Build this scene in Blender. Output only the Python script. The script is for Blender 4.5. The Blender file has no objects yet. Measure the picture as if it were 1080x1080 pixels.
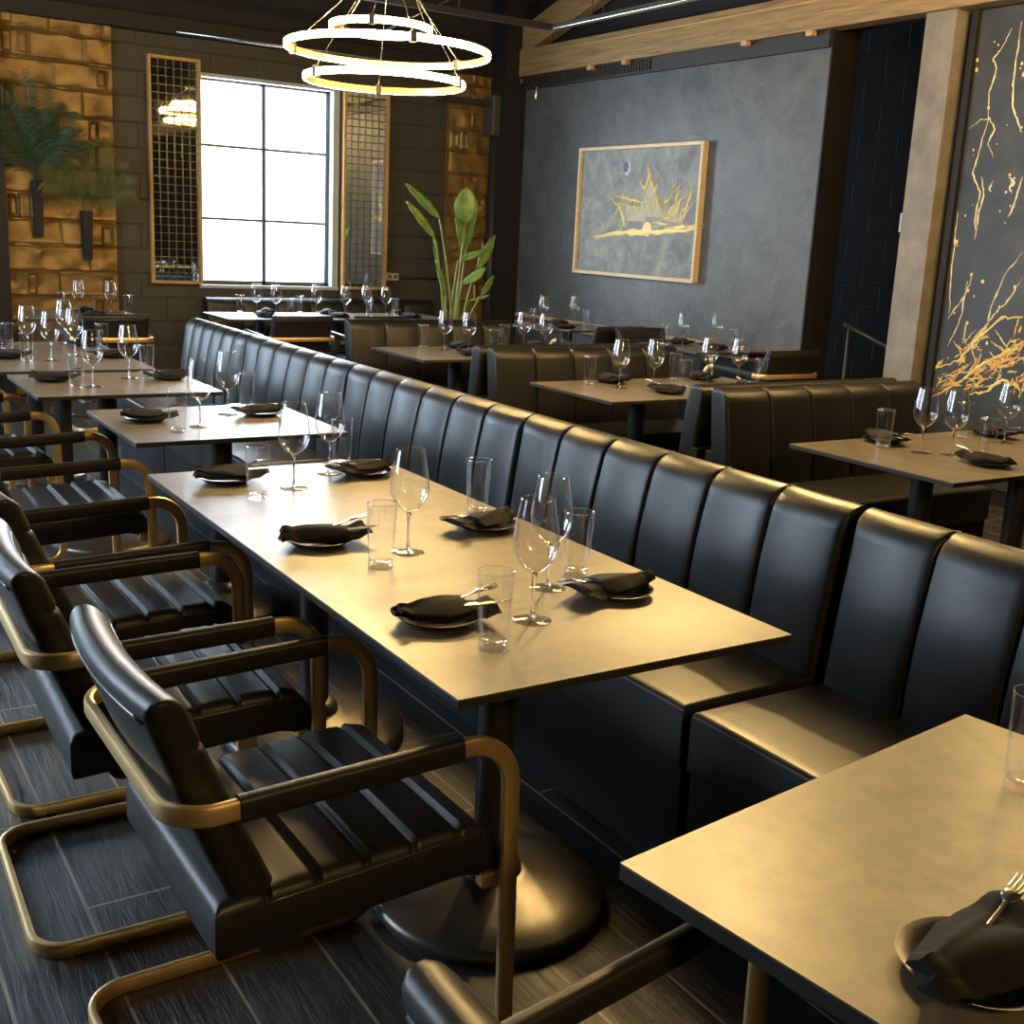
import bpy, bmesh, math, random
from mathutils import Vector, Matrix
S = bpy.context.scene
C = S.collection
PI = math.pi
R = math.radians
random.seed(7)

# ---------------------------------------------------------------- camera
cam_d = bpy.data.cameras.new('camera'); cam = bpy.data.objects.new('camera', cam_d); C.objects.link(cam)
def set_cam(f, yaw, pitch, roll, cx, cy, h):
    cyw, syw, cp, sp = math.cos(yaw), math.sin(yaw), math.cos(pitch), math.sin(pitch)
    fwd = Vector((syw*cp, cyw*cp, -sp)); right = Vector((cyw, -syw, 0)); down = fwd.cross(right)
    r2 = right*math.cos(roll) + down*math.sin(roll); d2 = -right*math.sin(roll) + down*math.cos(roll)
    m = Matrix((r2, -d2, -fwd)).transposed().to_4x4(); m.translation = Vector((0, 0, h))
    cam.matrix_world = m
    cam_d.sensor_width = 36; cam_d.lens = f*36/1080
    cam_d.shift_x = (540-cx)/1080; cam_d.shift_y = (cy-540)/1080
    cam_d.clip_start = .05; cam_d.clip_end = 200
set_cam(1213.48, 0.574036, 0.230564, -0.0500475, 544.521, 532.879, 1.5)
S.camera = cam

# ---------------------------------------------------------------- light and exposure
W = bpy.data.worlds.new('overcast sky'); S.world = W; W.use_nodes = True
bgn = W.node_tree.nodes['Background']; bgn.inputs[0].default_value = (.72, .86, 1, 1); bgn.inputs[1].default_value = 4.0
S.view_settings.view_transform = 'Standard'; S.view_settings.look = 'None'
S.view_settings.gamma = 1; S.view_settings.use_curve_mapping = False; S.view_settings.exposure = 0.7
def area(name, loc, target, sx, sy, power, col, spread=180):
    d = bpy.data.lights.new(name, 'AREA'); d.shape = 'RECTANGLE'; d.size = sx; d.size_y = sy
    d.energy = power; d.color = col; d.spread = R(spread)
    o = bpy.data.objects.new(name, d); C.objects.link(o); o.location = loc
    o.rotation_euler = (Vector(target)-Vector(loc)).to_track_quat('-Z', 'Y').to_euler()
    return o
WX0, WX1, WZ0, WZ1, WY = 3.18, 4.41, .94, 2.71, 10.2          # the window seen in the far wall
area('daylight at far window', (3.8, 10.62, 1.9), (3.8, 5, 1.0), 1.5, 2.0, 130, (.80, .90, 1))
area('daylight at window left of gold wall', (-.7, 10.62, 1.9), (.2, 5, .6), 3.3, 2.0, 80, (.58, .80, 1))
area('daylight at left windows', (-3.4, 6.0, 1.9), (0, 4.6, .8), 1.9, 4.2, 270, (.70, .84, 1))
RING_POWER = 122.0
cy = S.cycles
cy.max_bounces = 7; cy.diffuse_bounces = 3; cy.glossy_bounces = 4; cy.transmission_bounces = 6
cy.transparent_max_bounces = 40; cy.caustics_reflective = False; cy.caustics_refractive = False
cy.sample_clamp_indirect = 6.0; cy.use_denoising = True

# ---------------------------------------------------------------- materials
def srgb(r, g, b):
    f = lambda c: (c/255/12.92) if c/255 <= .04045 else ((c/255+.055)/1.055)**2.4
    return (f(r), f(g), f(b), 1)
def mat(name, col, rough=.5, metal=0., spec=.5, **kw):
    m = bpy.data.materials.new(name); m.use_nodes = True
    b = m.node_tree.nodes['Principled BSDF']
    b.inputs['Base Color'].default_value = col; b.inputs['Roughness'].default_value = rough
    b.inputs['Metallic'].default_value = metal; b.inputs['Specular IOR Level'].default_value = spec
    for k, v in kw.items(): b.inputs[k].default_value = v
    return m
def nodes(m): return m.node_tree.nodes, m.node_tree.links, m.node_tree.nodes['Principled BSDF']
def coords(m, kind='Object', scale=(1, 1, 1), rot=(0, 0, 0), loc=(0, 0, 0)):
    n, l, b = nodes(m); tc = n.new('ShaderNodeTexCoord'); mp = n.new('ShaderNodeMapping')
    mp.inputs['Scale'].default_value = scale; mp.inputs['Rotation'].default_value = rot; mp.inputs['Location'].default_value = loc
    l.new(tc.outputs[kind], mp.inputs[0]); return mp.outputs[0]
def noise(m, vec, scale, detail=4, rough=.55, dist=0):
    n, l, b = nodes(m); t = n.new('ShaderNodeTexNoise'); t.inputs['Scale'].default_value = scale
    t.inputs['Detail'].default_value = detail; t.inputs['Roughness'].default_value = rough; t.inputs['Distortion'].default_value = dist
    if vec is not None: l.new(vec, t.inputs['Vector'])
    return t.outputs['Fac']
def ramp(m, fac, stops):
    n, l, b = nodes(m); r = n.new('ShaderNodeValToRGB'); e = r.color_ramp.elements
    e[0].position, e[0].color = stops[0]; e[1].position, e[1].color = stops[1]
    for p, c in stops[2:]:
        x = e.new(p); x.color = c
    l.new(fac, r.inputs[0]); return r.outputs[0]
def link(m, out, inp): m.node_tree.links.new(out, m.node_tree.nodes['Principled BSDF'].inputs[inp])
def bump(m, h, strength=.3, dist=.01, prev=None):
    n, l, b = nodes(m); bn = n.new('ShaderNodeBump'); bn.inputs['Strength'].default_value = strength; bn.inputs['Distance'].default_value = dist
    l.new(h, bn.inputs['Height'])
    if prev is not None: l.new(prev, bn.inputs['Normal'])
    l.new(bn.outputs[0], b.inputs['Normal']); return bn.outputs[0]
def mix(m, fac, a, c, mode='MIX'):
    n, l, b = nodes(m); x = n.new('ShaderNodeMix'); x.data_type = 'RGBA'; x.blend_type = mode
    for v, i in ((fac, 0), (a, 6), (c, 7)):
        if hasattr(v, 'is_linked'): l.new(v, x.inputs[i])
        else: x.inputs[i].default_value = v
    return x.outputs[2]
def math_n(m, op, a, b_=0.):
    n, l, b = nodes(m); x = n.new('ShaderNodeMath'); x.operation = op
    for v, i in ((a, 0), (b_, 1)):
        if hasattr(v, 'is_linked'): l.new(v, x.inputs[i])
        else: x.inputs[i].default_value = v
    return x.outputs[0]

# leather
M_leather = mat('black leather', (.010, .0103, .011, 1), .36, 0, .45)
v = coords(M_leather); h = noise(M_leather, v, 260, 2); h2 = noise(M_leather, v, 9, 3)
b1 = bump(M_leather, h, .06, .002); bump(M_leather, h2, .10, .012, b1)
link(M_leather, ramp(M_leather, noise(M_leather, v, 5, 3), [(.35, (.35, .35, .35, 1)), (.7, (.45, .45, .45, 1))]), 'Roughness')
M_chair = mat('black chair leather', (.015, .0145, .014, 1), .42, 0, .45)
v = coords(M_chair); b1 = bump(M_chair, noise(M_chair, v, 220, 2), .08, .002); bump(M_chair, noise(M_chair, v, 14, 3), .12, .01, b1)
M_piping = mat('black leather piping', (.03, .03, .03, 1), .25, 0, .8)
M_seatblack = mat('black painted plywood', (.005, .005, .006, 1), .6, 0, .3)
M_brass = mat('brushed brass', (.80, .56, .25, 1), .42, .8)
v = coords(M_brass, 'Object', (8, 8, 60)); link(M_brass, ramp(M_brass, noise(M_brass, v, 3, 3), [(.3, (.32, .32, .32, 1)), (.75, (.46, .46, .46, 1))]), 'Roughness')
M_glide = mat('dark plastic glide', (.02, .02, .02, 1), .5)
M_iron = mat('black cast metal', (.022, .021, .020, 1), .42, 0, .5)
M_base = mat('satin grey table base', (.115, .105, .085, 1), .34, .55, .5)
bump(M_base, noise(M_base, coords(M_base), 180, 2), .05, .002)
# stone-look laminate
M_top = mat('taupe stone laminate', (.2, .17, .12, 1), .3, 0, .95)
v = coords(M_top)
n1 = noise(M_top, v, 3.2, 8, .62, .6); n2 = noise(M_top, v, 26, 5, .6)
c = ramp(M_top, n1, [(.28, srgb(78, 70, 57)), (.72, srgb(116, 105, 86)), (.5, srgb(98, 89, 72))])
c = mix(M_top, .22, c, ramp(M_top, n2, [(.35, srgb(64, 57, 46)), (.65, srgb(134, 121, 98))]))
link(M_top, c, 'Base Color'); link(M_top, ramp(M_top, n1, [(.3, (.42, .42, .42, 1)), (.7, (.34, .34, .34, 1))]), 'Roughness')
M_edge = mat('dark laminate edge', (.028, .027, .024, 1), .4)
M_plate = mat('matt black stoneware', (.008, .008, .0085, 1), .3, 0, .45)
M_napkin = mat('black cotton napkin', (.0085, .0075, .0068, 1), .85, 0, .2)
M_napkin.node_tree.nodes['Principled BSDF'].inputs['Sheen Weight'].default_value = .06
bump(M_napkin, noise(M_napkin, coords(M_napkin), 700, 2), .15, .001)
M_steel = mat('polished steel', (.78, .76, .72, 1), .12, 1.)
# clear glass: thin wall that reflects by Fresnel and lets the rest through
def glass_mat(name, tint, edge, refl=.04, rim=.5, haze=.0):
    m = bpy.data.materials.new(name); m.use_nodes = True
    n, l = m.node_tree.nodes, m.node_tree.links; n.clear()
    out = n.new('ShaderNodeOutputMaterial'); t = n.new('ShaderNodeBsdfTransparent'); g = n.new('ShaderNodeBsdfGlossy')
    g.inputs['Roughness'].default_value = .02; g.inputs['Color'].default_value = (1, 1, 1, 1)
    lw = n.new('ShaderNodeLayerWeight'); lw.inputs[0].default_value = .25
    rp = n.new('ShaderNodeValToRGB'); e = rp.color_ramp.elements
    e[0].position, e[0].color = .0, (1, 1, 1, 1); e[1].position, e[1].color = 1, edge
    x = e.new(.8); x.color = tint
    l.new(lw.outputs['Facing'], rp.inputs[0]); l.new(rp.outputs[0], t.inputs[0])
    lf = n.new('ShaderNodeLayerWeight'); lf.inputs[0].default_value = .5
    pw = n.new('ShaderNodeMath'); pw.operation = 'POWER'; pw.inputs[1].default_value = 4.0; l.new(lf.outputs['Facing'], pw.inputs[0])
    mp = n.new('ShaderNodeMath'); mp.operation = 'MULTIPLY_ADD'; mp.inputs[1].default_value = .85; mp.inputs[2].default_value = refl; mp.use_clamp = True
    l.new(pw.outputs[0], mp.inputs[0])
    mx = n.new('ShaderNodeMixShader'); l.new(mp.outputs[0], mx.inputs[0]); l.new(t.outputs[0], mx.inputs[1]); l.new(g.outputs[0], mx.inputs[2])
    # white painted in at grazing angles stands for light refracted at glass edges
    d = n.new('ShaderNodeBsdfDiffuse'); d.inputs[0].default_value = (.9, .92, .92, 1); tl = n.new('ShaderNodeBsdfTranslucent'); tl.inputs[0].default_value = (.9, .92, .92, 1)
    ad = n.new('ShaderNodeMixShader'); ad.inputs[0].default_value = .5; l.new(d.outputs[0], ad.inputs[1]); l.new(tl.outputs[0], ad.inputs[2])
    p8 = n.new('ShaderNodeMath'); p8.operation = 'POWER'; p8.inputs[1].default_value = 11.0; l.new(lf.outputs['Facing'], p8.inputs[0])
    s8 = n.new('ShaderNodeMath'); s8.operation = 'MULTIPLY_ADD'; s8.inputs[1].default_value = rim; s8.inputs[2].default_value = haze; l.new(p8.outputs[0], s8.inputs[0])
    m2 = n.new('ShaderNodeMixShader'); l.new(s8.outputs[0], m2.inputs[0]); l.new(mx.outputs[0], m2.inputs[1]); l.new(ad.outputs[0], m2.inputs[2])
    l.new(m2.outputs[0], out.inputs[0]); return m
M_glass = glass_mat('clear glass wall', (.985, .985, .985, 1), (.86, .87, .86, 1), .045, .22, .0)
M_gbase = glass_mat('thick glass base', (.9, .9, .88, 1), (.7, .7, .68, 1), .12, .5, .0)
M_rim = glass_mat('glass rim', (.95, .95, .95, 1), (.9, .9, .9, 1), .3, .5, .22)  # constant white haze paints the lip's bright highlight into the material
M_pane = glass_mat('window glass', (.98, .98, .98, 1), (.8, .82, .82, 1), .04, 0, 0)
M_solid = bpy.data.materials.new('clear solid glass'); M_solid.use_nodes = True
b = M_solid.node_tree.nodes['Principled BSDF']; b.inputs['Transmission Weight'].default_value = 1; b.inputs['Roughness'].default_value = .0
b.inputs['IOR'].default_value = 1.5; b.inputs['Base Color'].default_value = (1, 1, 1, 1)

# floor planks
M_floor = mat('charcoal wood-look tile', (.03, .03, .03, 1), .4, 0, .5)
v = coords(M_floor, 'Object', (1, 1, 1), (0, 0, R(90)), (0, .13, 0))
n, l, b = nodes(M_floor)
bt = n.new('ShaderNodeTexBrick'); bt.inputs['Scale'].default_value = 1; bt.inputs['Brick Width'].default_value = 1.2; bt.inputs['Row Height'].default_value = .2
bt.inputs['Mortar Size'].default_value = .0038; bt.inputs['Mortar Smooth'].default_value = .05; bt.offset = .37
bt.inputs['Color1'].default_value = (.3, .3, .3, 1); bt.inputs['Color2'].default_value = (.8, .8, .8, 1); bt.inputs['Mortar'].default_value = (.5, .5, .5, 1)
l.new(v, bt.inputs['Vector'])
vg = coords(M_floor, 'Object', (26, 2.2, 1)); gr = noise(M_floor, vg, 2.2, 8, .68, .8)
gc = ramp(M_floor, gr, [(.3, (.010, .010, .0105, 1)), (.72, (.085, .083, .078, 1)), (.5, (.032, .032, .031, 1))])
gc = mix(M_floor, .5, gc, bt.outputs['Color'], 'MULTIPLY')
fc = mix(M_floor, bt.outputs['Fac'], gc, (.24, .22, .175, 1)); link(M_floor, fc, 'Base Color')
hgt = math_n(M_floor, 'SUBTRACT', gr, math_n(M_floor, 'MULTIPLY', bt.outputs['Fac'], .8)); bump(M_floor, hgt, .8, .005)
link(M_floor, ramp(M_floor, gr, [(.3, (.32, .32, .32, 1)), (.75, (.5, .5, .5, 1))]), 'Roughness')

def block_wall(name, col, rough, mortar=.008, depth=.012, axis='XZ', spec=.4, var=.15):
    m = mat(name, col, rough, 0, spec)
    rot = (R(-90), 0, 0) if axis == 'XZ' else (R(-90), 0, R(-90))
    n, l, b = nodes(m)
    tc = n.new('ShaderNodeTexCoord'); sp = n.new('ShaderNodeSeparateXYZ'); cb = n.new('ShaderNodeCombineXYZ')
    l.new(tc.outputs['Object'], sp.inputs[0]); l.new(sp.outputs['X' if axis == 'XZ' else 'Y'], cb.inputs[0]); l.new(sp.outputs['Z'], cb.inputs[1])
    bt = n.new('ShaderNodeTexBrick'); bt.inputs['Scale'].default_value = 1; bt.inputs['Brick Width'].default_value = .41
    bt.inputs['Row Height'].default_value = .205; bt.inputs['Mortar Size'].default_value = mortar; bt.inputs['Mortar Smooth'].default_value = .6
    l.new(cb.outputs[0], bt.inputs['Vector'])
    ns = noise(m, tc.outputs['Object'], 7, 6, .6, .3); nf = noise(m, tc.outputs['Object'], 45, 4)
    hh = math_n(m, 'SUBTRACT', math_n(m, 'ADD', math_n(m, 'MULTIPLY', ns, .7), math_n(m, 'MULTIPLY', nf, .25)), bt.outputs['Fac'])
    bump(m, hh, .8, depth)
    lo = tuple(x*(1-var) for x in col[:3])+(1,); hi = tuple(x*(1+var) for x in col[:3])+(1,)
    link(m, ramp(m, ns, [(.35, lo), (.65, hi)]), 'Base Color'); return m
M_block = block_wall('dark painted block wall', srgb(66, 62, 54), .5)
M_blockx = block_wall('black painted block wall', srgb(7, 7, 7), .7, axis='YZ', spec=.2)
M_gold = mat('gold painted masonry', srgb(150, 118, 62), .45, .4, .5)
v = coords(M_gold); g1 = noise(M_gold, v, 5, 6, .6, .4)
link(M_gold, ramp(M_gold, g1, [(.3, srgb(118, 92, 48)), (.7, srgb(150, 122, 70))]), 'Base Color')
bump(M_gold, noise(M_gold, v, 22, 5), .35, .006)
M_plaster = mat('blue grey troweled plaster', srgb(66, 73, 80), .46, 0, .45)
v = coords(M_plaster); p1 = noise(M_plaster, v, 1.3, 6, .6, .8); p2 = noise(M_plaster, v, 5.5, 6, .62, 1.2)
c = ramp(M_plaster, p1, [(.3, srgb(68, 73, 76)), (.72, srgb(108, 110, 110))])
c = mix(M_plaster, .4, c, ramp(M_plaster, p2, [(.35, srgb(58, 64, 70)), (.66, srgb(98, 101, 102))]))
link(M_plaster, c, 'Base Color'); bump(M_plaster, p2, .35, .012)
M_mural = mat('dark slate mural board', srgb(44, 50, 55), .42, 0, .45)
v = coords(M_mural); p1 = noise(M_mural, v, 2.4, 6, .6, .8)
link(M_mural, ramp(M_mural, p1, [(.3, srgb(34, 41, 47)), (.7, srgb(66, 70, 74))]), 'Base Color')
M_goldpaint = mat('gold paint', srgb(236, 210, 122), .45, .15, .5)
M_copper = mat('copper gold paint', srgb(226, 172, 104), .45, .15, .5)
M_white = mat('cream paint', srgb(226, 214, 184), .45)
M_black = mat('matt black paint', (.012, .012, .013, 1), .55, 0, .35)
M_ceil = mat('black ceiling paint', (.02, .02, .021, 1), .7, 0, .3)
M_dark = mat('charcoal paint', (.03, .03, .031, 1), .5, 0, .4)
M_grey = mat('grey metal enclosure', srgb(74, 74, 72), .45, .2)
M_galv = mat('galvanised conduit', srgb(170, 170, 168), .25, .9)
M_colm = mat('taupe plaster column', srgb(128, 118, 104), .5, 0, .4)
v = coords(M_colm); link(M_colm, ramp(M_colm, noise(M_colm, v, 6, 6, .6), [(.3, srgb(110, 105, 98)), (.7, srgb(140, 134, 125))]), 'Base Color')
def wood(name, a, b_, sc):
    m = mat(name, a, .5, 0, .4); v = coords(m, 'Object', sc)
    w = noise(m, v, 3, 8, .65, .5); link(m, ramp(m, w, [(.3, a), (.7, b_)]), 'Base Color'); bump(m, w, .2, .004); return m
M_beam = wood('rough sawn timber', srgb(112, 90, 58), srgb(172, 144, 98), (9, .8, 14))
M_oak = wood('oak frame', srgb(178, 136, 76), srgb(208, 168, 106), (9, 9, 3))
M_paleoak = wood('pale oak frame', srgb(214, 188, 142), srgb(236, 216, 176), (9, 3, 9))
M_rail = wood('oak rail', srgb(176, 140, 92), srgb(204, 172, 124), (12, 1.5, 12))
M_mirror = mat('mirror glass', (.62, .64, .63, 1), .02, 1.)
M_wire = mat('steel wire grid', srgb(110, 104, 86), .4, .7)
M_winframe = mat('grey window frame', srgb(92, 96, 100), .4)
M_reveal = mat('pale grey window reveal', srgb(176, 184, 190), .5)
M_leaf = mat('banana leaf', srgb(86, 122, 50), .38, 0, .5)
v = coords(M_leaf); link(M_leaf, ramp(M_leaf, noise(M_leaf, v, 9, 4), [(.3, srgb(84, 124, 54)), (.7, srgb(140, 172, 92))]), 'Base Color')
M_stem = mat('plant stem', srgb(122, 138, 72), .5)
M_palm = mat('palm frond', srgb(92, 100, 52), .5)
M_palmd = mat('dark palm frond', srgb(54, 76, 50), .5)
M_canvas = mat('painted night sky canvas', srgb(150, 152, 150), .6, 0, .3)
v = coords(M_canvas); a = noise(M_canvas, v, 3.0, 7, .62, 1.5); c2 = noise(M_canvas, v, 8, 6, .65, .8)
c = ramp(M_canvas, a, [(.26, srgb(104, 100, 104)), (.74, srgb(196, 186, 168)), (.42, srgb(128, 136, 142)), (.58, srgb(152, 162, 160))])
c = mix(M_canvas, .3, c, ramp(M_canvas, c2, [(.35, srgb(88, 84, 84)), (.65, srgb(186, 182, 168))])); link(M_canvas, c, 'Base Color')
def emit(name, col, st):
    m = bpy.data.materials.new(name); m.use_nodes = True; n, l = m.node_tree.nodes, m.node_tree.links; n.clear()
    o = n.new('ShaderNodeOutputMaterial'); e = n.new('ShaderNodeEmission'); e.inputs[0].default_value = col; e.inputs[1].default_value = st
    l.new(e.outputs[0], o.inputs[0]); return m
M_ring = emit('warm led ring', (1, .66, .25, 1), RING_POWER)
M_soil = mat('potting soil', (.02, .015, .01, 1), .9)
M_socket = mat('ivory socket plate', srgb(190, 180, 150), .4)

# ---------------------------------------------------------------- mesh helpers
class MB:
    def __init__(s): s.v = []; s.f = []; s.mi = []
    def add(s, vs, fs, mi=0):
        o = len(s.v); s.v += [tuple(x) for x in vs]; s.f += [tuple(i+o for i in f) for f in fs]; s.mi += [mi]*len(fs); return s
    def box(s, x0, x1, y0, y1, z0, z1, mi=0, m=None):
        vs = [Vector((x, y, z)) for x in (x0, x1) for y in (y0, y1) for z in (z0, z1)]
        if m: vs = [m @ q for q in vs]
        return s.add(vs, [(0, 1, 3, 2), (4, 6, 7, 5), (0, 4, 5, 1), (2, 3, 7, 6), (0, 2, 6, 4), (1, 5, 7, 3)], mi)
    def lathe(s, prof, seg=24, at=(0, 0, 0), cap0=True, cap1=True, mi=0):
        vs = []; fs = []; n = len(prof)
        for r, z in prof:
            for k in range(seg):
                a = 2*PI*k/seg; vs.append((at[0]+r*math.cos(a), at[1]+r*math.sin(a), at[2]+z))
        for i in range(n-1):
            for k in range(seg):
                k2 = (k+1) % seg; fs.append((i*seg+k, i*seg+k2, (i+1)*seg+k2, (i+1)*seg+k))
        if cap0: fs.append(tuple(reversed(range(seg))))
        if cap1: fs.append(tuple((n-1)*seg+k for k in range(seg)))
        return s.add(vs, fs, mi)
    def sweep(s, path, prof, closed=False, up=(0, 0, 1), caps=True, scale=None, mi=0):
        P = [Vector(p) for p in path]; n = len(P); k = len(prof); vs = []; fs = []
        nrm = None
        for i in range(n):
            if closed: t = (P[(i+1) % n]-P[i-1]).normalized()
            else: t = (P[min(i+1, n-1)]-P[max(i-1, 0)]).normalized()
            if nrm is None:
                u = Vector(up)
                if abs(u.dot(t)) > .95: u = Vector((1, 0, 0)) if abs(t.x) < .9 else Vector((0, 1, 0))
                nrm = (u-t*u.dot(t)).normalized()
            else: nrm = (nrm-t*nrm.dot(t)).normalized()
            bn = t.cross(nrm); sc = scale[i] if scale else 1
            for a, b_ in prof: vs.append(P[i]+bn*(a*sc)+nrm*(b_*sc))
        for i in range(n if closed else n-1):
            j = (i+1) % n
            for q in range(k):
                q2 = (q+1) % k; fs.append((i*k+q, i*k+q2, j*k+q2, j*k+q))
        if not closed and caps: fs += [tuple(reversed(range(k))), tuple((n-1)*k+q for q in range(k))]
        return s.add(vs, fs, mi)
    def tube(s, path, r, seg=8, closed=False, scale=None, mi=0):
        return s.sweep(path, [(r*math.cos(2*PI*q/seg), r*math.sin(2*PI*q/seg)) for q in range(seg)], closed, scale=scale, mi=mi)
    def merge(s, o, mi): return s.add(o.v, o.f, mi)
    def build(s, name, mats, parent=None, smooth=False, bevel=0, loc=None, subsurf=0):
        me = bpy.data.meshes.new(name); me.from_pydata(s.v, [], s.f); me.update()
        if not isinstance(mats, (list, tuple)): mats = [mats]
        for x in mats: me.materials.append(x)
        if len(mats) > 1: me.polygons.foreach_set('material_index', s.mi)
        bm = bmesh.new(); bm.from_mesh(me); bmesh.ops.recalc_face_normals(bm, faces=bm.faces); bm.to_mesh(me); bm.free()
        if smooth is True: me.polygons.foreach_set('use_smooth', [True]*len(me.polygons))
        elif smooth: me.shade_smooth() if False else smooth_angle(me, smooth)
        o = bpy.data.objects.new(name, me); C.objects.link(o)
        if parent: o.parent = parent
        if loc is not None: o.location = loc
        if bevel:
            md = o.modifiers.new('bevel', 'BEVEL'); md.width = bevel; md.segments = 2; md.limit_method = 'ANGLE'; md.angle_limit = R(40)
        if subsurf:
            md = o.modifiers.new('sub', 'SUBSURF'); md.levels = subsurf; md.render_levels = subsurf
        return o
def smooth_angle(me, ang):
    me.polygons.foreach_set('use_smooth', [True]*len(me.polygons))
    bm = bmesh.new(); bm.from_mesh(me)
    for e in bm.edges:
        if len(e.link_faces) == 2 and e.calc_face_angle(0) > R(ang): e.smooth = False
    bm.to_mesh(me); bm.free()
def rrect(w, h, r, seg=3):
    out = []
    for cx, cy_, a0 in ((w/2-r, h/2-r, 0), (-w/2+r, h/2-r, 90), (-w/2+r, -h/2+r, 180), (w/2-r, -h/2+r, 270)):
        for k in range(seg+1):
            a = R(a0+90*k/seg); out.append((cx+r*math.cos(a), cy_+r*math.sin(a)))
    return out
def fillet(pts, rad, seg=6, closed=True):
    P = [Vector(p) for p in pts]; n = len(P); out = []
    for i in range(n):
        if not closed and i in (0, n-1): out.append(P[i]); continue
        a, b_, c_ = P[i-1], P[i], P[(i+1) % n]; r = rad[i] if isinstance(rad, (list, tuple)) else rad
        d1 = (a-b_).normalized(); d2 = (c_-b_).normalized(); ang = d1.angle(d2)
        t = r/math.tan(ang/2); p1 = b_+d1*t; cen = b_+(d1+d2).normalized()*(r/math.sin(ang/2))
        p2 = b_+d2*t; v1 = p1-cen; v2 = p2-cen; tot = v1.angle(v2); ax = v1.cross(v2).normalized()
        for k in range(seg+1): out.append(cen+Matrix.Rotation(tot*k/seg, 3, ax) @ v1)
    return out
def axis_samples(L, r0, r1, grooves, step, gw):
    s = {0., L}
    for k in range(1, 7):
        a = PI/2*k/6
        if r0 > 0: s.add(r0*(1-math.cos(a)))
        if r1 > 0: s.add(L-r1*(1-math.cos(a)))
    for g in grooves:
        for d in (-2.4, -1.4, -.7, -.3, 0, .3, .7, 1.4, 2.4): s.add(g+d*gw)
    x = 0
    while x < L: s.add(x); x += step
    out = []
    for q in sorted(s):
        if 0 <= q <= L and (not out or q-out[-1] > .0012): out.append(q)
    if L-out[-1] > 1e-6: out[-1] = L
    return out
def pad(LU, LV, T, fn, gu=(), gv=(), rt=(.02, .02, .02, .02), rb=(.01, .01, .01, .01), gdepth=.008, gw=.006, puff=.006, bulge=.0, step=.03, welt=0):
    """A closed upholstered pad; u in 0..LU, v in 0..LV, h in 0..T, mapped by fn(u, v, h)."""
    us = axis_samples(LU, max(rt[0], rb[0]), max(rt[1], rb[1]), gu, step, gw); vs_ = axis_samples(LV, max(rt[2], rb[2]), max(rt[3], rb[3]), gv, step, gw)
    def drop(x, r): return 0 if r <= 0 or x >= r else r-math.sqrt(max(0, r*r-(r-x)**2))
    def edge(u, v, r): return max(drop(u, r[0]), drop(LU-u, r[1]), drop(v, r[2]), drop(LV-v, r[3]))
    def seam(x, gs, L):
        if not gs: return 0
        sd = min((x-g for g in gs), key=abs); d = abs(sd); e = gdepth*math.exp(-(d/gw)**2)-welt*math.exp(-((sd-1.5*gw)/(.9*gw))**2)
        lo = max([g for g in gs if g <= x] or [0]); hi = min([g for g in gs if g > x] or [L])
        c_ = (x-lo)/max(hi-lo, 1e-6)*2-1
        return e + puff*c_*c_
    nu, nv = len(us), len(vs_); V = []; F = []
    for top in (1, 0):
        for u in us:
            for v in vs_:
                if top:
                    h = T-edge(u, v, rt)-seam(u, gu, LU)-seam(v, gv, LV)+bulge*math.sin(PI*u/LU)*math.sin(PI*min(1, max(0, v/LV)))**.5
                else: h = edge(u, v, rb)
                V.append(fn(u, v, h))
    I = lambda t, i, j: t*nu*nv+i*nv+j
    for i in range(nu-1):
        for j in range(nv-1):
            F.append((I(0, i, j), I(0, i+1, j), I(0, i+1, j+1), I(0, i, j+1))); F.append((I(1, i, j), I(1, i, j+1), I(1, i+1, j+1), I(1, i+1, j)))
    for i in range(nu-1):
        for j in (0, nv-1): F.append((I(0, i, j), I(0, i+1, j), I(1, i+1, j), I(1, i, j)))
    for j in range(nv-1):
        for i in (0, nu-1): F.append((I(0, i, j), I(0, i, j+1), I(1, i, j+1), I(1, i, j)))
    return MB().add(V, F)

# ---------------------------------------------------------------- scene helpers
def empty(name, loc=(0, 0, 0), rz=0):
    o = bpy.data.objects.new(name, None); o.empty_display_size = .1; C.objects.link(o); o.location = loc; o.rotation_euler = (0, 0, rz); return o
def tag(o, label, cat, group=None):
    o['label'] = label; o['category'] = cat
    if group: o['group'] = group
    return o
def struct(o): o['kind'] = 'structure'; return o
def kids(o): return [c_ for c_ in ALLC if c_.parent == o]
def copy_tree(o, parent=None):
    c_ = o.copy(); C.objects.link(c_)
    if parent is not None: c_.parent = parent
    for ch in list(o.children): copy_tree(ch, c_)
    return c_
_used = set()
def inst(proto, loc, rz, label, cat, group=None, rx=0, ry=0):
    o = proto if proto.name not in _used else copy_tree(proto)
    _used.add(proto.name)
    o.location = loc; o.rotation_euler = (rx, ry, rz); tag(o, label, cat, group); return o
# ================================================================ the setting
XL, XR, YB, YF, ZC = -3.0, 6.35, -4.0, 10.2, 3.95
struct(MB().box(XL-.2, 7.9, YB-.2, YF+.4, -.1, 0).build('floor', M_floor))
struct(MB().box(XL-.2, 7.9, YB-.2, YF+.4, ZC, ZC+.1).build('ceiling', M_ceil))
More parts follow.
